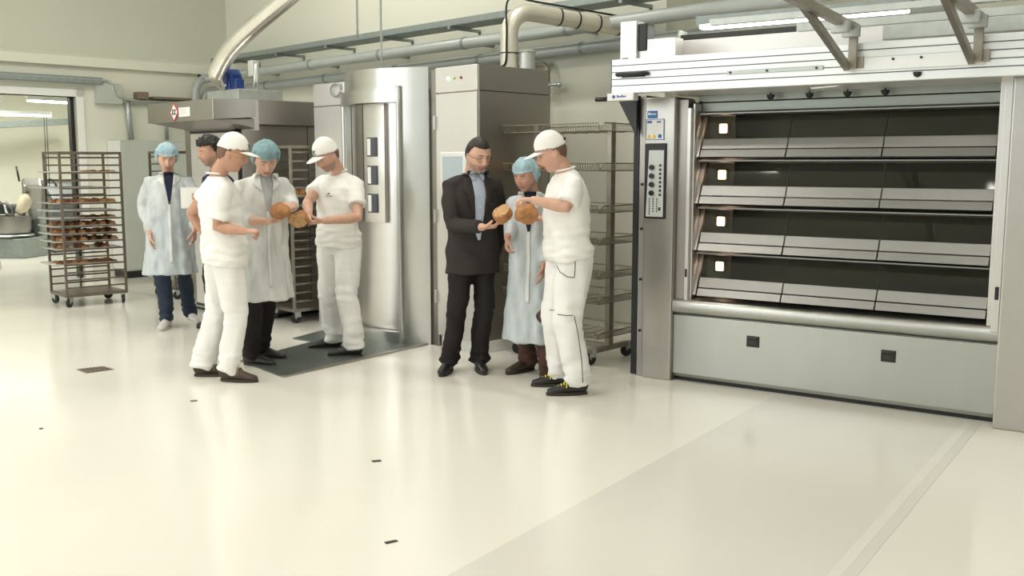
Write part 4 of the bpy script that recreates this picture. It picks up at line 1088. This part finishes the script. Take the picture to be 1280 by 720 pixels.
    if head.get('net'):
        vs2, fs2 = ico(5); q = MB(); pts = []; idx = {}
        for i_, c in enumerate(vs2):
            lim = .40 if c[1] > .3 else (-.42 if c[1] < -.1 else -.42 + (c[1] + .1) / .4 * .82)
            if head.get('netlow'): lim -= .12
            if c[2] > lim:
                idx[i_] = len(pts); f_ = min(1, (c[2] - lim) * 3)
                o_ = .008 + .020 * f_ + .009 * noise.noise(c * 4.2 + V((S, 3, 0))) * f_ + .003 * noise.noise(c * 11)
                pts.append(HM @ (head_disp(c, o_, face=False) * hk))
        q.add(pts, [tuple(idx[j] for j in f) for f in fs2 if all(j in idx for j in f)])
        nt_ = q.build('hairnet', M[head['net']], root, smooth=True)
        # puckered elastic edge
        bm = bmesh.new(); bm.from_mesh(nt_.data); be = [e.verts[0].co.copy() for e in bm.edges if e.is_boundary] ; bm.free()
        cen = sum(be, V()) / len(be); be.sort(key=lambda p: math.atan2((p - cen).dot(hy), (p - cen).dot(hx))); be = be[::3]
        q = MB(); q.tube(be + be[:2], [.0045 + .0015 * (i_ % 2) for i_ in range(len(be) + 2)], 8); q.build('elastic_edge', M[head['net']], nt_, smooth=True)
    if head.get('glasses'):
        q = MB()
        for s in (1, -1):
            ce = facept(s * .032, .004, 0); fw = max((facept(s * .032, .03, 0) - Hc).dot(hy), (ce - Hc).dot(hy)) / hk + .006
            ring = [hl(s * .032 + .023 * math.cos(a) , fw, .004 + .014 * math.sin(a)) for a in [2 * PI * j / 16 for j in range(17)]]
            q.tube(ring, .0016, 6); q.tube([hl(s * .055, fw, .008), hl(s * .074, .05, .008), hl(s * .080, -.015, .004)], .0018, 6)
        q.tube([hl(-.009, fw + .001, .008), hl(.009, fw + .001, .008)], .0015, 6)
        gl = q.build('glasses', M[head['glasses']], root, smooth=True)
    # ---- shoes
    for Hj, Kn, An, T, ft in legs:
        sx = V((T.y, -T.x, 0)); q = MB()
        z = lambda a: V((0, 0, a))
        q.tube([ft - T * .125 + z(.045), ft - T * .115 + z(.05), ft - T * .07 + z(.058), ft - T * .02 + z(.060), ft + T * .04 + z(.048), ft + T * .10 + z(.036), ft + T * .145 + z(.030), ft + T * .160 + z(.028)],
               [(.018, .022), (.031, .038), (.036, .046), (.037, .048), (.043, .036), (.044, .026), (.034, .020), (.015, .012)], 18, side=sx)
        q.tube([ft - T * .06 + z(.06), ft - T * .062 + z(.115)], [(.036, .042), (.033, .038)], 16, side=sx)
        sm = remesh(q, .008, 2, 'shoe_mesh'); so = link(sm, 'shoe', M[shoe], root)
        q = MB(); ol = []
        for a in range(28):
            an = 2 * PI * a / 28; l_ = math.cos(an); w_ = math.sin(an)
            ol.append(ft + T * (.02 + .148 * l_) + sx * (w_ * (.040 + .008 * l_)))
        q.prism([(p.x, p.y) for p in ol], 'z', .0005, .022); q.build('sole', M[head.get('sole', 'sole')], so, bevel=.004)
        if shoe != 'none':
            q = MB()
            for j in range(4):
                c = ft + T * (.022 + .019 * j) + z(.094 - .010 * j); q.tube([c - sx * .024 - z(.006), c + z(.004), c + sx * .024 - T * .008 - z(.006)], .0055 if head.get('lace') else .0035, 6)
            if head.get('lace'): q.tube([ft + T * .02 + z(.104), ft + T * .025 + sx * .03 + z(.098), ft + T * .03 + sx * .047 + z(.055)], .005, 6); q.tube([ft + T * .02 + z(.104), ft + T * .025 - sx * .03 + z(.098), ft + T * .03 - sx * .045 + z(.06)], .005, 6)
            q.build('laces', M[head.get('lace', shoe)], so, smooth=True)
    # ---- trousers
    tm, fat = legs_[0], legs_[1]
    q = MB()
    q.tube([P - V((0, 0, .12)) , P - V((0, 0, .05)), P + U * .05, P + U * .15], [(.12 * k, .10 * k), (.170 * k * build, .118 * k), (.165 * k * build, .118 * k), (.150 * k * build, .110 * k)], 22, side=Sd)
    for Hj, Kn, An, T, ft in legs:
        kk = fat * k; end = An + V((0, 0, -.018)) - T * .012; sx = V((T.y, -T.x, 0))
        q.tube([Hj + V((0, 0, .03)), Hj - V((0, 0, .04)), Hj.lerp(Kn, .5), Kn, Kn.lerp(end, .4), Kn.lerp(end, .8), end],
               [(.090 * kk, .105 * kk), (.090 * kk, .105 * kk), (.082 * kk, .092 * kk), (.070 * kk, .076 * kk), (.068 * kk, .074 * kk), (.066 * kk, .074 * kk), (.064 * kk, .074 * kk)], 18, side=sx)
    kz = [l[1].z for l in legs]; az = legs[0][2].z
    def td(p):
        lo = smooth01((az + .22 - p.z) / .22); kn_ = g(p.z - kz[0], .09)
        return .016 * noise.noise(V((p.x * 11, p.y * 11, p.z * 5))) + (.018 * lo + .008 * kn_ + .004) * noise.noise(V((p.x * 8 + p.z * 5, p.y * 8, p.z * 26)))
    tr = link(remesh(q, .011, 2, 'trousers_mesh', td), 'trousers', M[tm], root)
    # ---- tops
    kind, tmat = top[0], top[1]; q = MB()
    bl = build
    def prof(vals):  # (t along P->N, half width, half depth)
        q.tube([P + (N - P) * t_ + Fb * fo * k for t_, a_, b_, fo in vals], [(a_ * k * bl * (1 + (hs_ - 1) * (1 if t_ < .7 else .3)), b_ * k * (1 + (hs_ - 1) * (1.3 if t_ < .7 else .3))) for t_, a_, b_, fo in vals], 26, side=Sd)
    if kind == 'tee':
        hm = top[2]; prof([(hm, .190, .136, .005), (hm + .10, .192, .142, .010), (.15, .180, .135, .012), (.4, .172, .127, .008), (.62, .184, .130, .005), (.76, .178, .122, 0), (.86, .148, .104, -.005), (.93, .105, .084, -.004), (.985, .070, .066, 0)])
        for i, (S0, E, Wp, d, n_, h) in enumerate(arms):
            sg = (1 if i == 0 else -1); c0 = S0 - Sd * sg * .095 * k + U * .038
            e_ = S0.lerp(E, h.get('sleeve', .72)); q.tube([c0, S0 - Sd * sg * .03 + U * .012, S0, S0.lerp(E, .3), e_.lerp(S0, .25), e_], [.050 * k, .060 * k, .064 * k, .068 * k, .073 * k, .078 * k], 18)
    elif kind in ('coat', 'jacket', 'sweater'):
        hem = top[2]
        if kind == 'coat':
            hz_ = hem; c0 = V((P.x, P.y, hz_)); c1 = V((P.x, P.y, (hz_ + P.z) / 2))
            q.tube([c0, c1, P - U * .0, P + (N - P) * .25, P + (N - P) * .5, P + (N - P) * .68, P + (N - P) * .80, P + (N - P) * .89, P + (N - P) * .95, P + (N - P) * 1.0],
                   [(.245 * k * bl, .195 * k), (.222 * k * bl, .176 * k), (.200 * k * bl, .155 * k), (.188 * k * bl, .145 * k), (.186 * k * bl, .142 * k), (.192 * k * bl, .142 * k), (.176 * k * bl, .126 * k), (.138 * k, .104 * k), (.098 * k, .086 * k), (.074 * k, .070 * k)], 30, side=Sd)
            r_ = (.054, .068, .070, .066, .062, .058, .050, .038)
        elif kind == 'jacket':
            c0 = V((P.x, P.y, hem))
            q.tube([c0, P + (N - P) * -.02, P + (N - P) * .22, P + (N - P) * .5, P + (N - P) * .68, P + (N - P) * .80, P + (N - P) * .89, P + (N - P) * .95, P + (N - P) * .99],
                   [(.205 * k * bl, .145 * k), (.195 * k * bl, .140 * k), (.178 * k * bl, .132 * k), (.185 * k * bl, .134 * k), (.198 * k * bl, .138 * k), (.182 * k * bl, .122 * k), (.142 * k, .100 * k), (.098 * k, .080 * k), (.070 * k, .066 * k)], 30, side=Sd)
            r_ = (.056, .068, .066, .060, .058, .054, .048, .042)
        else:
            prof([(-.12, .180, .125, .005), (.1, .168, .122, .01), (.4, .166, .12, .008), (.65, .180, .124, .005), (.78, .170, .115, 0), (.88, .13, .09, -.005), (1.0, .066, .062, 0)])
            r_ = (.052, .062, .064, .056, .054, .050, .044, .036)
        for i, (S0, E, Wp, d, n_, h) in enumerate(arms):
            sg = (1 if i == 0 else -1); c0 = S0 - Sd * sg * .095 * k + U * .036; e2 = Wp - (Wp - E).normalized() * h.get('cuff', .02)
            q.tube([c0, S0, S0.lerp(E, .35), S0.lerp(E, .8), E, E.lerp(e2, .35), E.lerp(e2, .85), e2], [x_ * k for x_ in r_], 18)
    def cd(p):
        if kind == 'coat': return .020 * noise.noise(V((p.x * 13, p.y * 13, p.z * 2.2))) + .013 * noise.noise(V((p.x * 16, p.y * 16, p.z * 11)))
        if kind == 'tee': return .014 * noise.noise(V((p.x * 8 + p.z * 6, p.y * 8, p.z * 7))) + (.006 + .014 * smooth01((N.z * .5 + P.z * .5 - p.z) / .25)) * noise.noise(V((p.x * 7, p.y * 7 + p.z * 6, p.z * 24)))
        return .014 * noise.noise(V((p.x * 8 + p.z * 5, p.y * 8, p.z * 9)))
    tme = remesh(q, .0115, 2, 'top_mesh', cd)
    tname = {'tee': 'shirt', 'coat': 'coat', 'jacket': 'jacket', 'sweater': 'sweater'}[kind]
    to = link(tme, tname, M[tmat], root)
    tb = BVHTree.FromPolygons([v.co for v in tme.vertices], [tuple(p.vertices) for p in tme.polygons])
    def patch(name, m_, rows, direction=None, off=.004, nsub=5, parent=None, bvh=None, th=.003, org=None):
        """cloth piece laid on the garment: rows of (height, a0, a1) in metres, a = towards the person's right"""
        D_ = V(direction) if direction is not None else Fb
        D_ = D_.normalized(); SS = V((D_.y, -D_.x, 0)).normalized(); q2 = MB(); grid = []
        for (hgt, a0, a1) in rows:
            line = []
            for j in range(nsub + 1):
                a = a0 + (a1 - a0) * j / nsub; base_ = (org if org is not None else N) ; base_ = V((base_.x, base_.y, hgt)) + SS * a
                r_ = (bvh or tb).ray_cast(base_ + D_ * .6, -D_, 1.0)
                line.append((r_[0] + D_ * off) if r_[0] else (base_ + D_ * .1))
            grid.append(line)
        vv = [p for l_ in grid for p in l_]; ff = [(i * (nsub + 1) + j, i * (nsub + 1) + j + 1, (i + 1) * (nsub + 1) + j + 1, (i + 1) * (nsub + 1) + j) for i in range(len(grid) - 1) for j in range(nsub)]
        q2.add(vv, ff); o_ = q2.build(name, m_, parent or to, smooth=True); s_ = o_.modifiers.new('t', 'SOLIDIFY'); s_.thickness = th; s_.offset = 1
        return o_
    if kind == 'tee':
        q = MB(); c = N + U * .005
        q.tube([c + (Sd * math.cos(a) * .071 + Fb * math.sin(a) * .068) * k - U * .010 * math.sin(a) for a in [2 * PI * j / 24 for j in range(25)]], .007, 8, cap=False); q.build('collar', M[tmat], to, smooth=True)
    if extra: extra(dict(root=root, L=L, N=N, P=P, U=U, Fb=Fb, Sd=Sd, k=k, top=to, tr=tr, patch=patch, body=bo, tb=tb, hl=hl, arms=arms, O=O))
    return root

def rows_lin(pts, n=10):   # interpolate (h,a0,a1) key rows
    out = []
    for (h0, a0, b0), (h1, a1, b1) in zip(pts, pts[1:]):
        for i in range(n): t_ = i / n; out.append((h0 + (h1 - h0) * t_, a0 + (a1 - a0) * t_, b0 + (b1 - b0) * t_))
    out.append(pts[-1]); return out
def coat_front(inner, half=.045, collar='coat'):
    def fn(c):
        N, k, patch, P = c['N'], c['k'], c['patch'], c['P']
        patch('inner_shirt', M[inner], rows_lin([(N.z + .01, -.045, .045), (N.z - .10, -half * .8, half * .8), (N.z - .30, -.006, .006)]), off=.006)
        for s in (1, -1):
            patch('lapel', M['capw'] if collar == 'w' else M['coat2'], rows_lin([(N.z + .012, s * .048, s * .085), (N.z - .07, s * .045, s * .105), (N.z - .11, s * .038, s * .060), (N.z - .115, s * .036, s * .040)]), off=.011)
        patch('front_band', M['coat2'], rows_lin([(N.z - .28, -.012, .016), (P.z, -.012, .016), (P.z - .30, -.012, .016)]), off=.006)
    return fn

# far left: hairnet and sheer coat over jeans
Y = 9.6
person('person in blue hairnet, pale sheer coat, jeans and white sneakers, farthest left', (-3.32, 9.6), 1.77, (.30, -1),
       at(212, 303, Y), at(211, 216, Y), at(208.5, 198, Y - .04), ((.45, -1), .35),
       [dict(w=at(188, 293, 9.45), e=at(180, 258, 9.6), d=(.02, -.05, -1), n=(1, .2, 0), cuff=.03), dict(w=at(243, 288, 9.45), e=at(246, 256, 9.6), d=(-.02, -.1, -1), n=(-1, .1, 0), cuff=.03)],
       [ground(207, 411), ground(240, 402)], [(.0, -1), (.6, -.8)], ('coat', 'coat', at(210, 342, Y).z), ('jeans', 1.0),
       shoe='shoew', head=dict(net='net', hair='hairbr', brow='hairbr', sole='shoew'), build=1.06, extra=coat_front('navy'))
# curly haired man behind
def clip(c):
    pass
person('smiling person with curly dark hair in a navy sweater, mostly hidden behind the left baker', (-2.88, 9.25), 1.82, (-.7, -.7),
       at(273, 300, 9.25), at(272, 212, 9.25), at(262, 190.5, 9.2), ((-.8, -.75), .22),
       [dict(w=at(256, 254, 9.0), hint=(-.3, .3, -1), d=(-.6, -.5, .2), n=(0, 0, 1), curl=(.5, .6, .4)), dict(w=at(258, 262, 8.95), hint=(.5, -.3, -1), d=(-.9, -.1, .1), n=(0, 0, 1), curl=(.5, .6, .4))],
       [ground(264, 408), ground(276, 413)], [(-.6, -.8), (-.6, -.8)], ('sweater', 'navyt', 0), ('trousb', .95),
       skin='skin2', head=dict(hair='hairb', hoff=.030, hn=.022, hs=30, brow='hairb', stubble=True))
# left baker
def baker_l(c):
    pass
Y = 7.2
person('baker in white cap, T-shirt and trousers seen from behind at the left, pointing', (-2.17, 7.22), 1.80, (.86, .50),
       at(278, 303, 7.2), at(271, 218, 7.17), at(290, 192.5, 7.13), ((1, .10), .30),
       [dict(w=at(306, 289, 6.98), e=at(272, 284, 7.02), d=(1, .1, -.02), n=(0, .25, -1), curl=(1.1, 1.3, .9), thumb=.9, sleeve=.80), dict(w=at(254, 290, 7.50), e=at(239, 266, 7.45), d=(.9, .0, -.4), n=(.2, -1, 0), sleeve=.45)],
       [ground(296, 477), ground(264, 470)], [(1, -.12), (1, .1)], ('tee', 'tee', -.17, 1.12), ('trousw', 1.12),
       skin='skin2', shoe='shoebr', head=dict(cap=True, hair='hairs', hoff=.004, hn=0, brow='hairbr', glasses='yellow', lace='laced'), build=1.0)
# man in hairnet and coat, holding a loaf
person('person in green-blue hairnet and long white sheer coat holding a round loaf', (-1.98, 7.72), 1.79, (.50, -.87),
       at(326, 303, 7.72), at(329, 217, 7.68), at(332, 199.5, 7.56), ((.42, -.9), .55),
       [dict(w=at(334, 277, 7.42), e=at(299, 276, 7.62), d=(.95, -.2, .05), n=(.1, -.1, 1), curl=(.35, .5, .4), thumb=.2, cuff=.16), dict(w=at(367, 258, 7.55), e=at(362, 250, 7.78), d=(-.6, -.6, .0), n=(-.7, -.2, -.5), curl=(.5, .5, .4), cuff=.01)],
       [ground(322, 457), ground(334, 449)], [(.95, -.3), (.95, -.1)], ('coat', 'coat2', at(326, 374, 7.72).z), ('trousb', .98),
       shoe='shoeb', head=dict(net='net2', hair='hairb', brow='hairbr'), build=1.02, extra=coat_front('under', .05))
# left-facing baker with the cut loaf
def baker_emblem(c):
    N, patch = c['N'], c['patch']; h0 = at(413, 244, 8.0).z; s_ = .055
    for dz, a0, a1, hh in ((.012, -.010, .000, .008), (.008, -.002, .012, .010), (-.008, -.035, .030, .005)):
        patch('chest_emblem', M['inkteal'], [(h0 + dz + hh, a0 - .005, a1), (h0 + dz, a0, a1 + .005)], off=.002, th=.001)
    wdir = c['Fb']
person('baker in white cap and T-shirt facing left, holding a loaf out to the left', (-1.49, 8.2), 1.80, (-.45, -.89),
       at(424, 303, 8.2), at(423, 214, 8.18), at(409, 195, 8.02), ((-.72, -.72), .50),
       [dict(w=at(386, 268, 7.80), e=at(384, 254, 8.05), d=(-.45, -.8, -.25), n=(-.2, .4, -1), curl=(.5, .5, .4), sleeve=.55), dict(w=at(404, 276, 7.72), e=at(447, 272, 7.92), d=(-.95, -.25, -.15), n=(-.15, .25, .9), curl=(.5, .55, .4), thumb=.2, sleeve=.66)],
       [ground(409, 436), ground(434, 446)], [(-1, -.15), (-1, -.1)], ('tee', 'tee', -.08, 1.02), ('trousw', 1.12),
       shoe='shoeb', head=dict(cap=True, hair='hairs', hoff=.004, hn=0, brow='hairbr', stubble=True), build=1.06, extra=baker_emblem)
# suited man
def suit_x(c):
    N, patch, P = c['N'], c['patch'], c['P']
    patch('dress_shirt', M['shirtb'], rows_lin([(N.z + .02, -.05, .05), (N.z - .10, -.052, .052), (N.z - .32, -.035, .04), (N.z - .46, -.012, .03), (N.z - .50, -.005, .015)]), off=.005)
    for s in (1, -1):
        patch('lapel', M['suit'], rows_lin([(N.z + .015, s * .050, s * .088), (N.z - .06, s * .052, s * .105), (N.z - .14, s * .050, s * .120), (N.z - .16, s * .048, s * .095), (N.z - .34, s * .038, s * .045)]), off=.010)
        patch('collar', M['shirtb'], rows_lin([(N.z + .035, s * .012, s * .058), (N.z - .01, s * .014, s * .068), (N.z - .055, s * .030, s * .050)]), off=.018)
    q = MB()
    for i in range(5):
        r_ = c['tb'].ray_cast(V((N.x, N.y, N.z - .08 - i * .085)) + c['Fb'] * .6, -c['Fb'], 1); p = r_[0] + c['Fb'] * .009
        q.tube([p, p + c['Fb'] * .003], .005, 8)
    q.build('button', M['white'], c['top'])
person('person in charcoal suit and light blue shirt with glasses, holding bread', (-.40, 7.45), 1.80, (.48, -.88),
       at(591, 303, 7.45), at(590, 215, 7.42), at(597.5, 194.5, 7.32), ((.55, -.83), .38),
       [dict(w=at(604, 284, 7.08), e=at(565, 281, 7.28), d=(.93, -.15, .08), n=(.1, .1, 1), curl=(.45, .5, .4), thumb=.25, cuff=.03), dict(w=at(617, 322, 7.66), e=at(628, 274, 7.62), d=(0, -.1, -1), n=(-1, 0, 0), cuff=.02)],
       [ground(559, 466), ground(600, 464)], [(-.25, -1), (.25, -1)], ('jacket', 'suit', at(590, 342, 7.4).z), ('trousb', 1.06),
       shoe='shoeb', head=dict(hair='hairb', hoff=.009, hn=.002, hs=50, forehead=.08, brow='hairb', glasses='ink', stubble=True), build=1.07, extra=suit_x)
# short person in hairnet
person('shorter person in blue hairnet and sheer coat between suit and right baker', (.15, 7.38), 1.64, (-.25, -.97),
       at(669, 318, 7.34), at(666, 241, 7.34), at(657, 220.5, 7.26), ((-.55, -.84), .30),
       [dict(w=at(634, 298, 7.15), e=at(641, 268, 7.45), d=(-.05, -.2, -1), n=(1, .1, 0), curl=(.6, .7, .5), thumb=.6, cuff=.03), dict(w=at(679, 333, 7.1), e=at(690, 292, 7.3), d=(-.1, -.1, -1), n=(-1, .1, 0), cuff=.03)],
       [ground(653, 465), ground(682, 472)], [(-.75, -.65), (-.1, -1)], ('coat', 'coat', at(664, 424, 7.38).z), ('trousbr', 1.12),
       skin='skin2', shoe='shoebr', head=dict(net='net', netlow=False, hair='hairb', brow='hairb', stubble=True, lid=.8), build=1.10, extra=coat_front('navy', .05))
# right baker
def seams(c):
    tr_ = c['tr']; tb2 = BVHTree.FromPolygons([v.co for v in tr_.data.vertices], [tuple(p.vertices) for p in tr_.data.polygons])
    for name, m_, px in (('pocket_seam', 'ink', [(719, 322), (719, 334), (718, 347), (709, 346), (700, 340), (695, 330)]), ('knee_seam', 'ink', [(697, 393), (708, 394.5), (718, 394)]), ('knee_seam', 'ink', [(687, 387.5), (694, 388)]), ('side_seam', 'ink', [(718, 395), (723, 420), (727, 450), (729, 484)])):
        q = MB(); pts = []
        for (u0, v0), (u1, v1) in zip(px, px[1:]):
            for i in range(6):
                t_ = i / 6; r = ray(u0 + (u1 - u0) * t_, v0 + (v1 - v0) * t_).normalized()
                h_ = tb2.ray_cast(c['L'](V((0, 0, CAMH))), r, 12)
                if h_[0]: pts.append(h_[0] - r * .001)
        if len(pts) > 2: q.tube(pts, .0028, 6); q.build(name, M['grey'] if name == 'x' else M['ink'], tr_, smooth=True)
    bb = c['body']; bvb = BVHTree.FromPolygons([v.co for v in bb.data.vertices], [tuple(p.vertices) for p in bb.data.polygons])
    for i, (u, v) in enumerate(((660, 255), (664, 257), (668, 256))):
        r = ray(u, v).normalized(); h_ = bvb.ray_cast(c['L'](V((0, 0, CAMH))), r, 12)
        if h_[0]: MB().ell(h_[0], .009, .004, .007).build('tattoo', M['inkteal'], bb, smooth=True)
person('baker in white cap, T-shirt and cargo trousers at the right, seen from the side', (.36, 6.82), 1.80, (-.96, -.28),
       at(712, 300, 6.82), at(706, 212, 6.80), at(690, 191.5, 6.77), ((-1, -.12), .40),
       [dict(w=at(684, 273, 6.98), e=at(704, 268, 7.08), d=(-.8, -.3, -.1), n=(-.3, -.2, .9), curl=(.5, .6, .4), sleeve=.8), dict(w=at(666, 250, 6.62), e=at(708, 259, 6.56), d=(-.9, .15, .05), n=(-.25, .15, -1), curl=(.5, .8, .6), thumb=.5, sleeve=.82)],
       [ground(692, 482.5), ground(712, 493.5)], [(-1, -.08), (-1, -.12)], ('tee', 'tee', -.02, 1.14), ('trousw', 1.26),
       shoe='shoeb', head=dict(cap=True, hair='hairs', hoff=.004, hn=0, brow='hairbr', emblem=False, lace='lace'), build=1.04, extra=seams)

# clipboard / paper held by the curly haired person
p_ = at(236, 248, 8.95)
t = thing('clipboard', 'white clipboard held behind the left baker elbow', 'clipboard', p_, math.radians(20))
MB().box(-.07, .09, -.004, .0, -.09, .10).build('board', M['white'], t, bevel=.003)
MB().box(-.06, .08, -.0055, -.004, -.08, .085).build('paper', M['trimw'], t)

# loaves in the hands
def held(label, loc, r, cutdir=None, seed=0, m_='bread', sq=(1, 1, 1), rot=0.0):
    bm = bmesh.new(); bmesh.ops.create_icosphere(bm, subdivisions=4, radius=1); cd_ = V(cutdir).normalized() if cutdir else None
    for v in bm.verts:
        c = v.co.copy(); n_ = noise.noise(c * 1.6 + V((seed, 0, 0))) * .16 + noise.noise(c * 5 + V((seed, 0, 9))) * .05
        co = c * (1 + n_)
        if cd_ is not None:
            dcut = co.dot(cd_)
            if dcut > .42: co = co - cd_ * (dcut - .42 - .16 * noise.noise(co * 4))
        v.co = V((co.x * r * sq[0], co.y * r * sq[1], co.z * r * sq[2]))
    me = bpy.data.meshes.new('loaf'); 
    if cd_ is not None:
        nn = V((cd_.x / sq[0], cd_.y / sq[1], cd_.z / sq[2])).normalized(); bm.normal_update()
        for f in bm.faces: f.material_index = 1 if f.normal.dot(nn) > .78 and f.calc_center_median().dot(nn) > .2 * r else 0
    bm.to_mesh(me); bm.free()
    for p in me.polygons: p.use_smooth = True
    me.materials.append(M[m_]); me.materials.append(M['crumb'])
    o = bpy.data.objects.new('bread_loaf', me); col.objects.link(o); o.location = loc; o.rotation_euler = (0, 0, rot)
    return tag(o, label, 'bread')
held('round brown loaf held by the person in the green-blue hairnet', at(350, 264, 7.36), .078, None, 1, 'breadh', (1.0, .9, .80))
held('golden loaf broken open on its near side, held by the left-facing baker', at(373.5, 274, 7.62), .080, (-.1, -.8, -.55), 5, 'breadh', (.95, .9, .88))
held('torn half loaf in the suited hand with pale crumb on top', at(628, 267, 7.0), .074, (-.35, -.5, .7), 8, 'breadh', (.95, .95, .95))
held('torn brown loaf held by the right baker in front of the hairnet coat', at(658, 267, 6.86), .080, None, 12, 'breadh', (1.08, .9, .92))
#@@END@@

# ------------------------------------------------------------------ lights
def area(name, loc, rot, sx, sy, power, colr=(1, 1, 1), par=None, spread=PI):
    l = bpy.data.lights.new(name, 'AREA'); l.shape = 'RECTANGLE'; l.size = sx; l.size_y = sy; l.energy = power; l.color = colr; l.spread = spread
    o = bpy.data.objects.new(name, l); col.objects.link(o); o.matrix_world = (par or Matrix.Identity(4)) @ Matrix.Translation(loc) @ rot.to_matrix().to_4x4()
    return o
from mathutils import Euler
li = 0
for s in (4.5, 8.5, 12.5, 16.5):
    for y in (-2.2, -5.4, -9.0, -12.2):
        t = thing('ceiling_luminaire', 'long luminaire under the hall ceiling', 'lamp', R(s, y, 0), A, 'hall luminaires')
        MB().box(-.85, .85, -.16, .16, 5.18, 5.28).build('housing', M['white'], t, bevel=.006)
        MB().box(-.82, .82, -.13, .13, 5.16, 5.18).build('diffuser', M['ceilamp'], t)
        area('luminaire_light', (s, y, 5.14), Euler((0, 0, 0)), 1.6, .26, {4.5: 40, 8.5: 32, 12.5: 17, 16.5: 10}[s], (1, .97, .88), room)
# daylight through the windows behind the camera
for k in range(4):
    area('window_daylight', (3.2 + k * 5.2, -13.95, 2.8), Euler((-PI / 2, 0, PI)), 3.9, 3.1, (120, 60, 30, 20)[k], (.93, .97, 1.0), room)
# next room lamps
area('next_room_light', (-3.5, -3.5, 3.15), Euler((0, 0, 0)), 1.6, .3, 95, (1, 1, .9), room)
area('next_room_light', (-4.0, -.5, 3.15), Euler((0, 0, 0)), 1.6, .3, 60, (1, 1, .9), room)
w = bpy.data.worlds.new('world'); sc.world = w; w.use_nodes = True
bg = w.node_tree.nodes['Background']; sky = w.node_tree.nodes.new('ShaderNodeTexSky'); sky.sky_type = 'HOSEK_WILKIE'
w.node_tree.links.new(sky.outputs[0], bg.inputs[0]); bg.inputs[1].default_value = .6
sc.view_settings.view_transform = 'Standard'; sc.view_settings.look = 'None'; sc.view_settings.gamma = 1; sc.view_settings.use_curve_mapping = False
sc.view_settings.exposure = 0.38
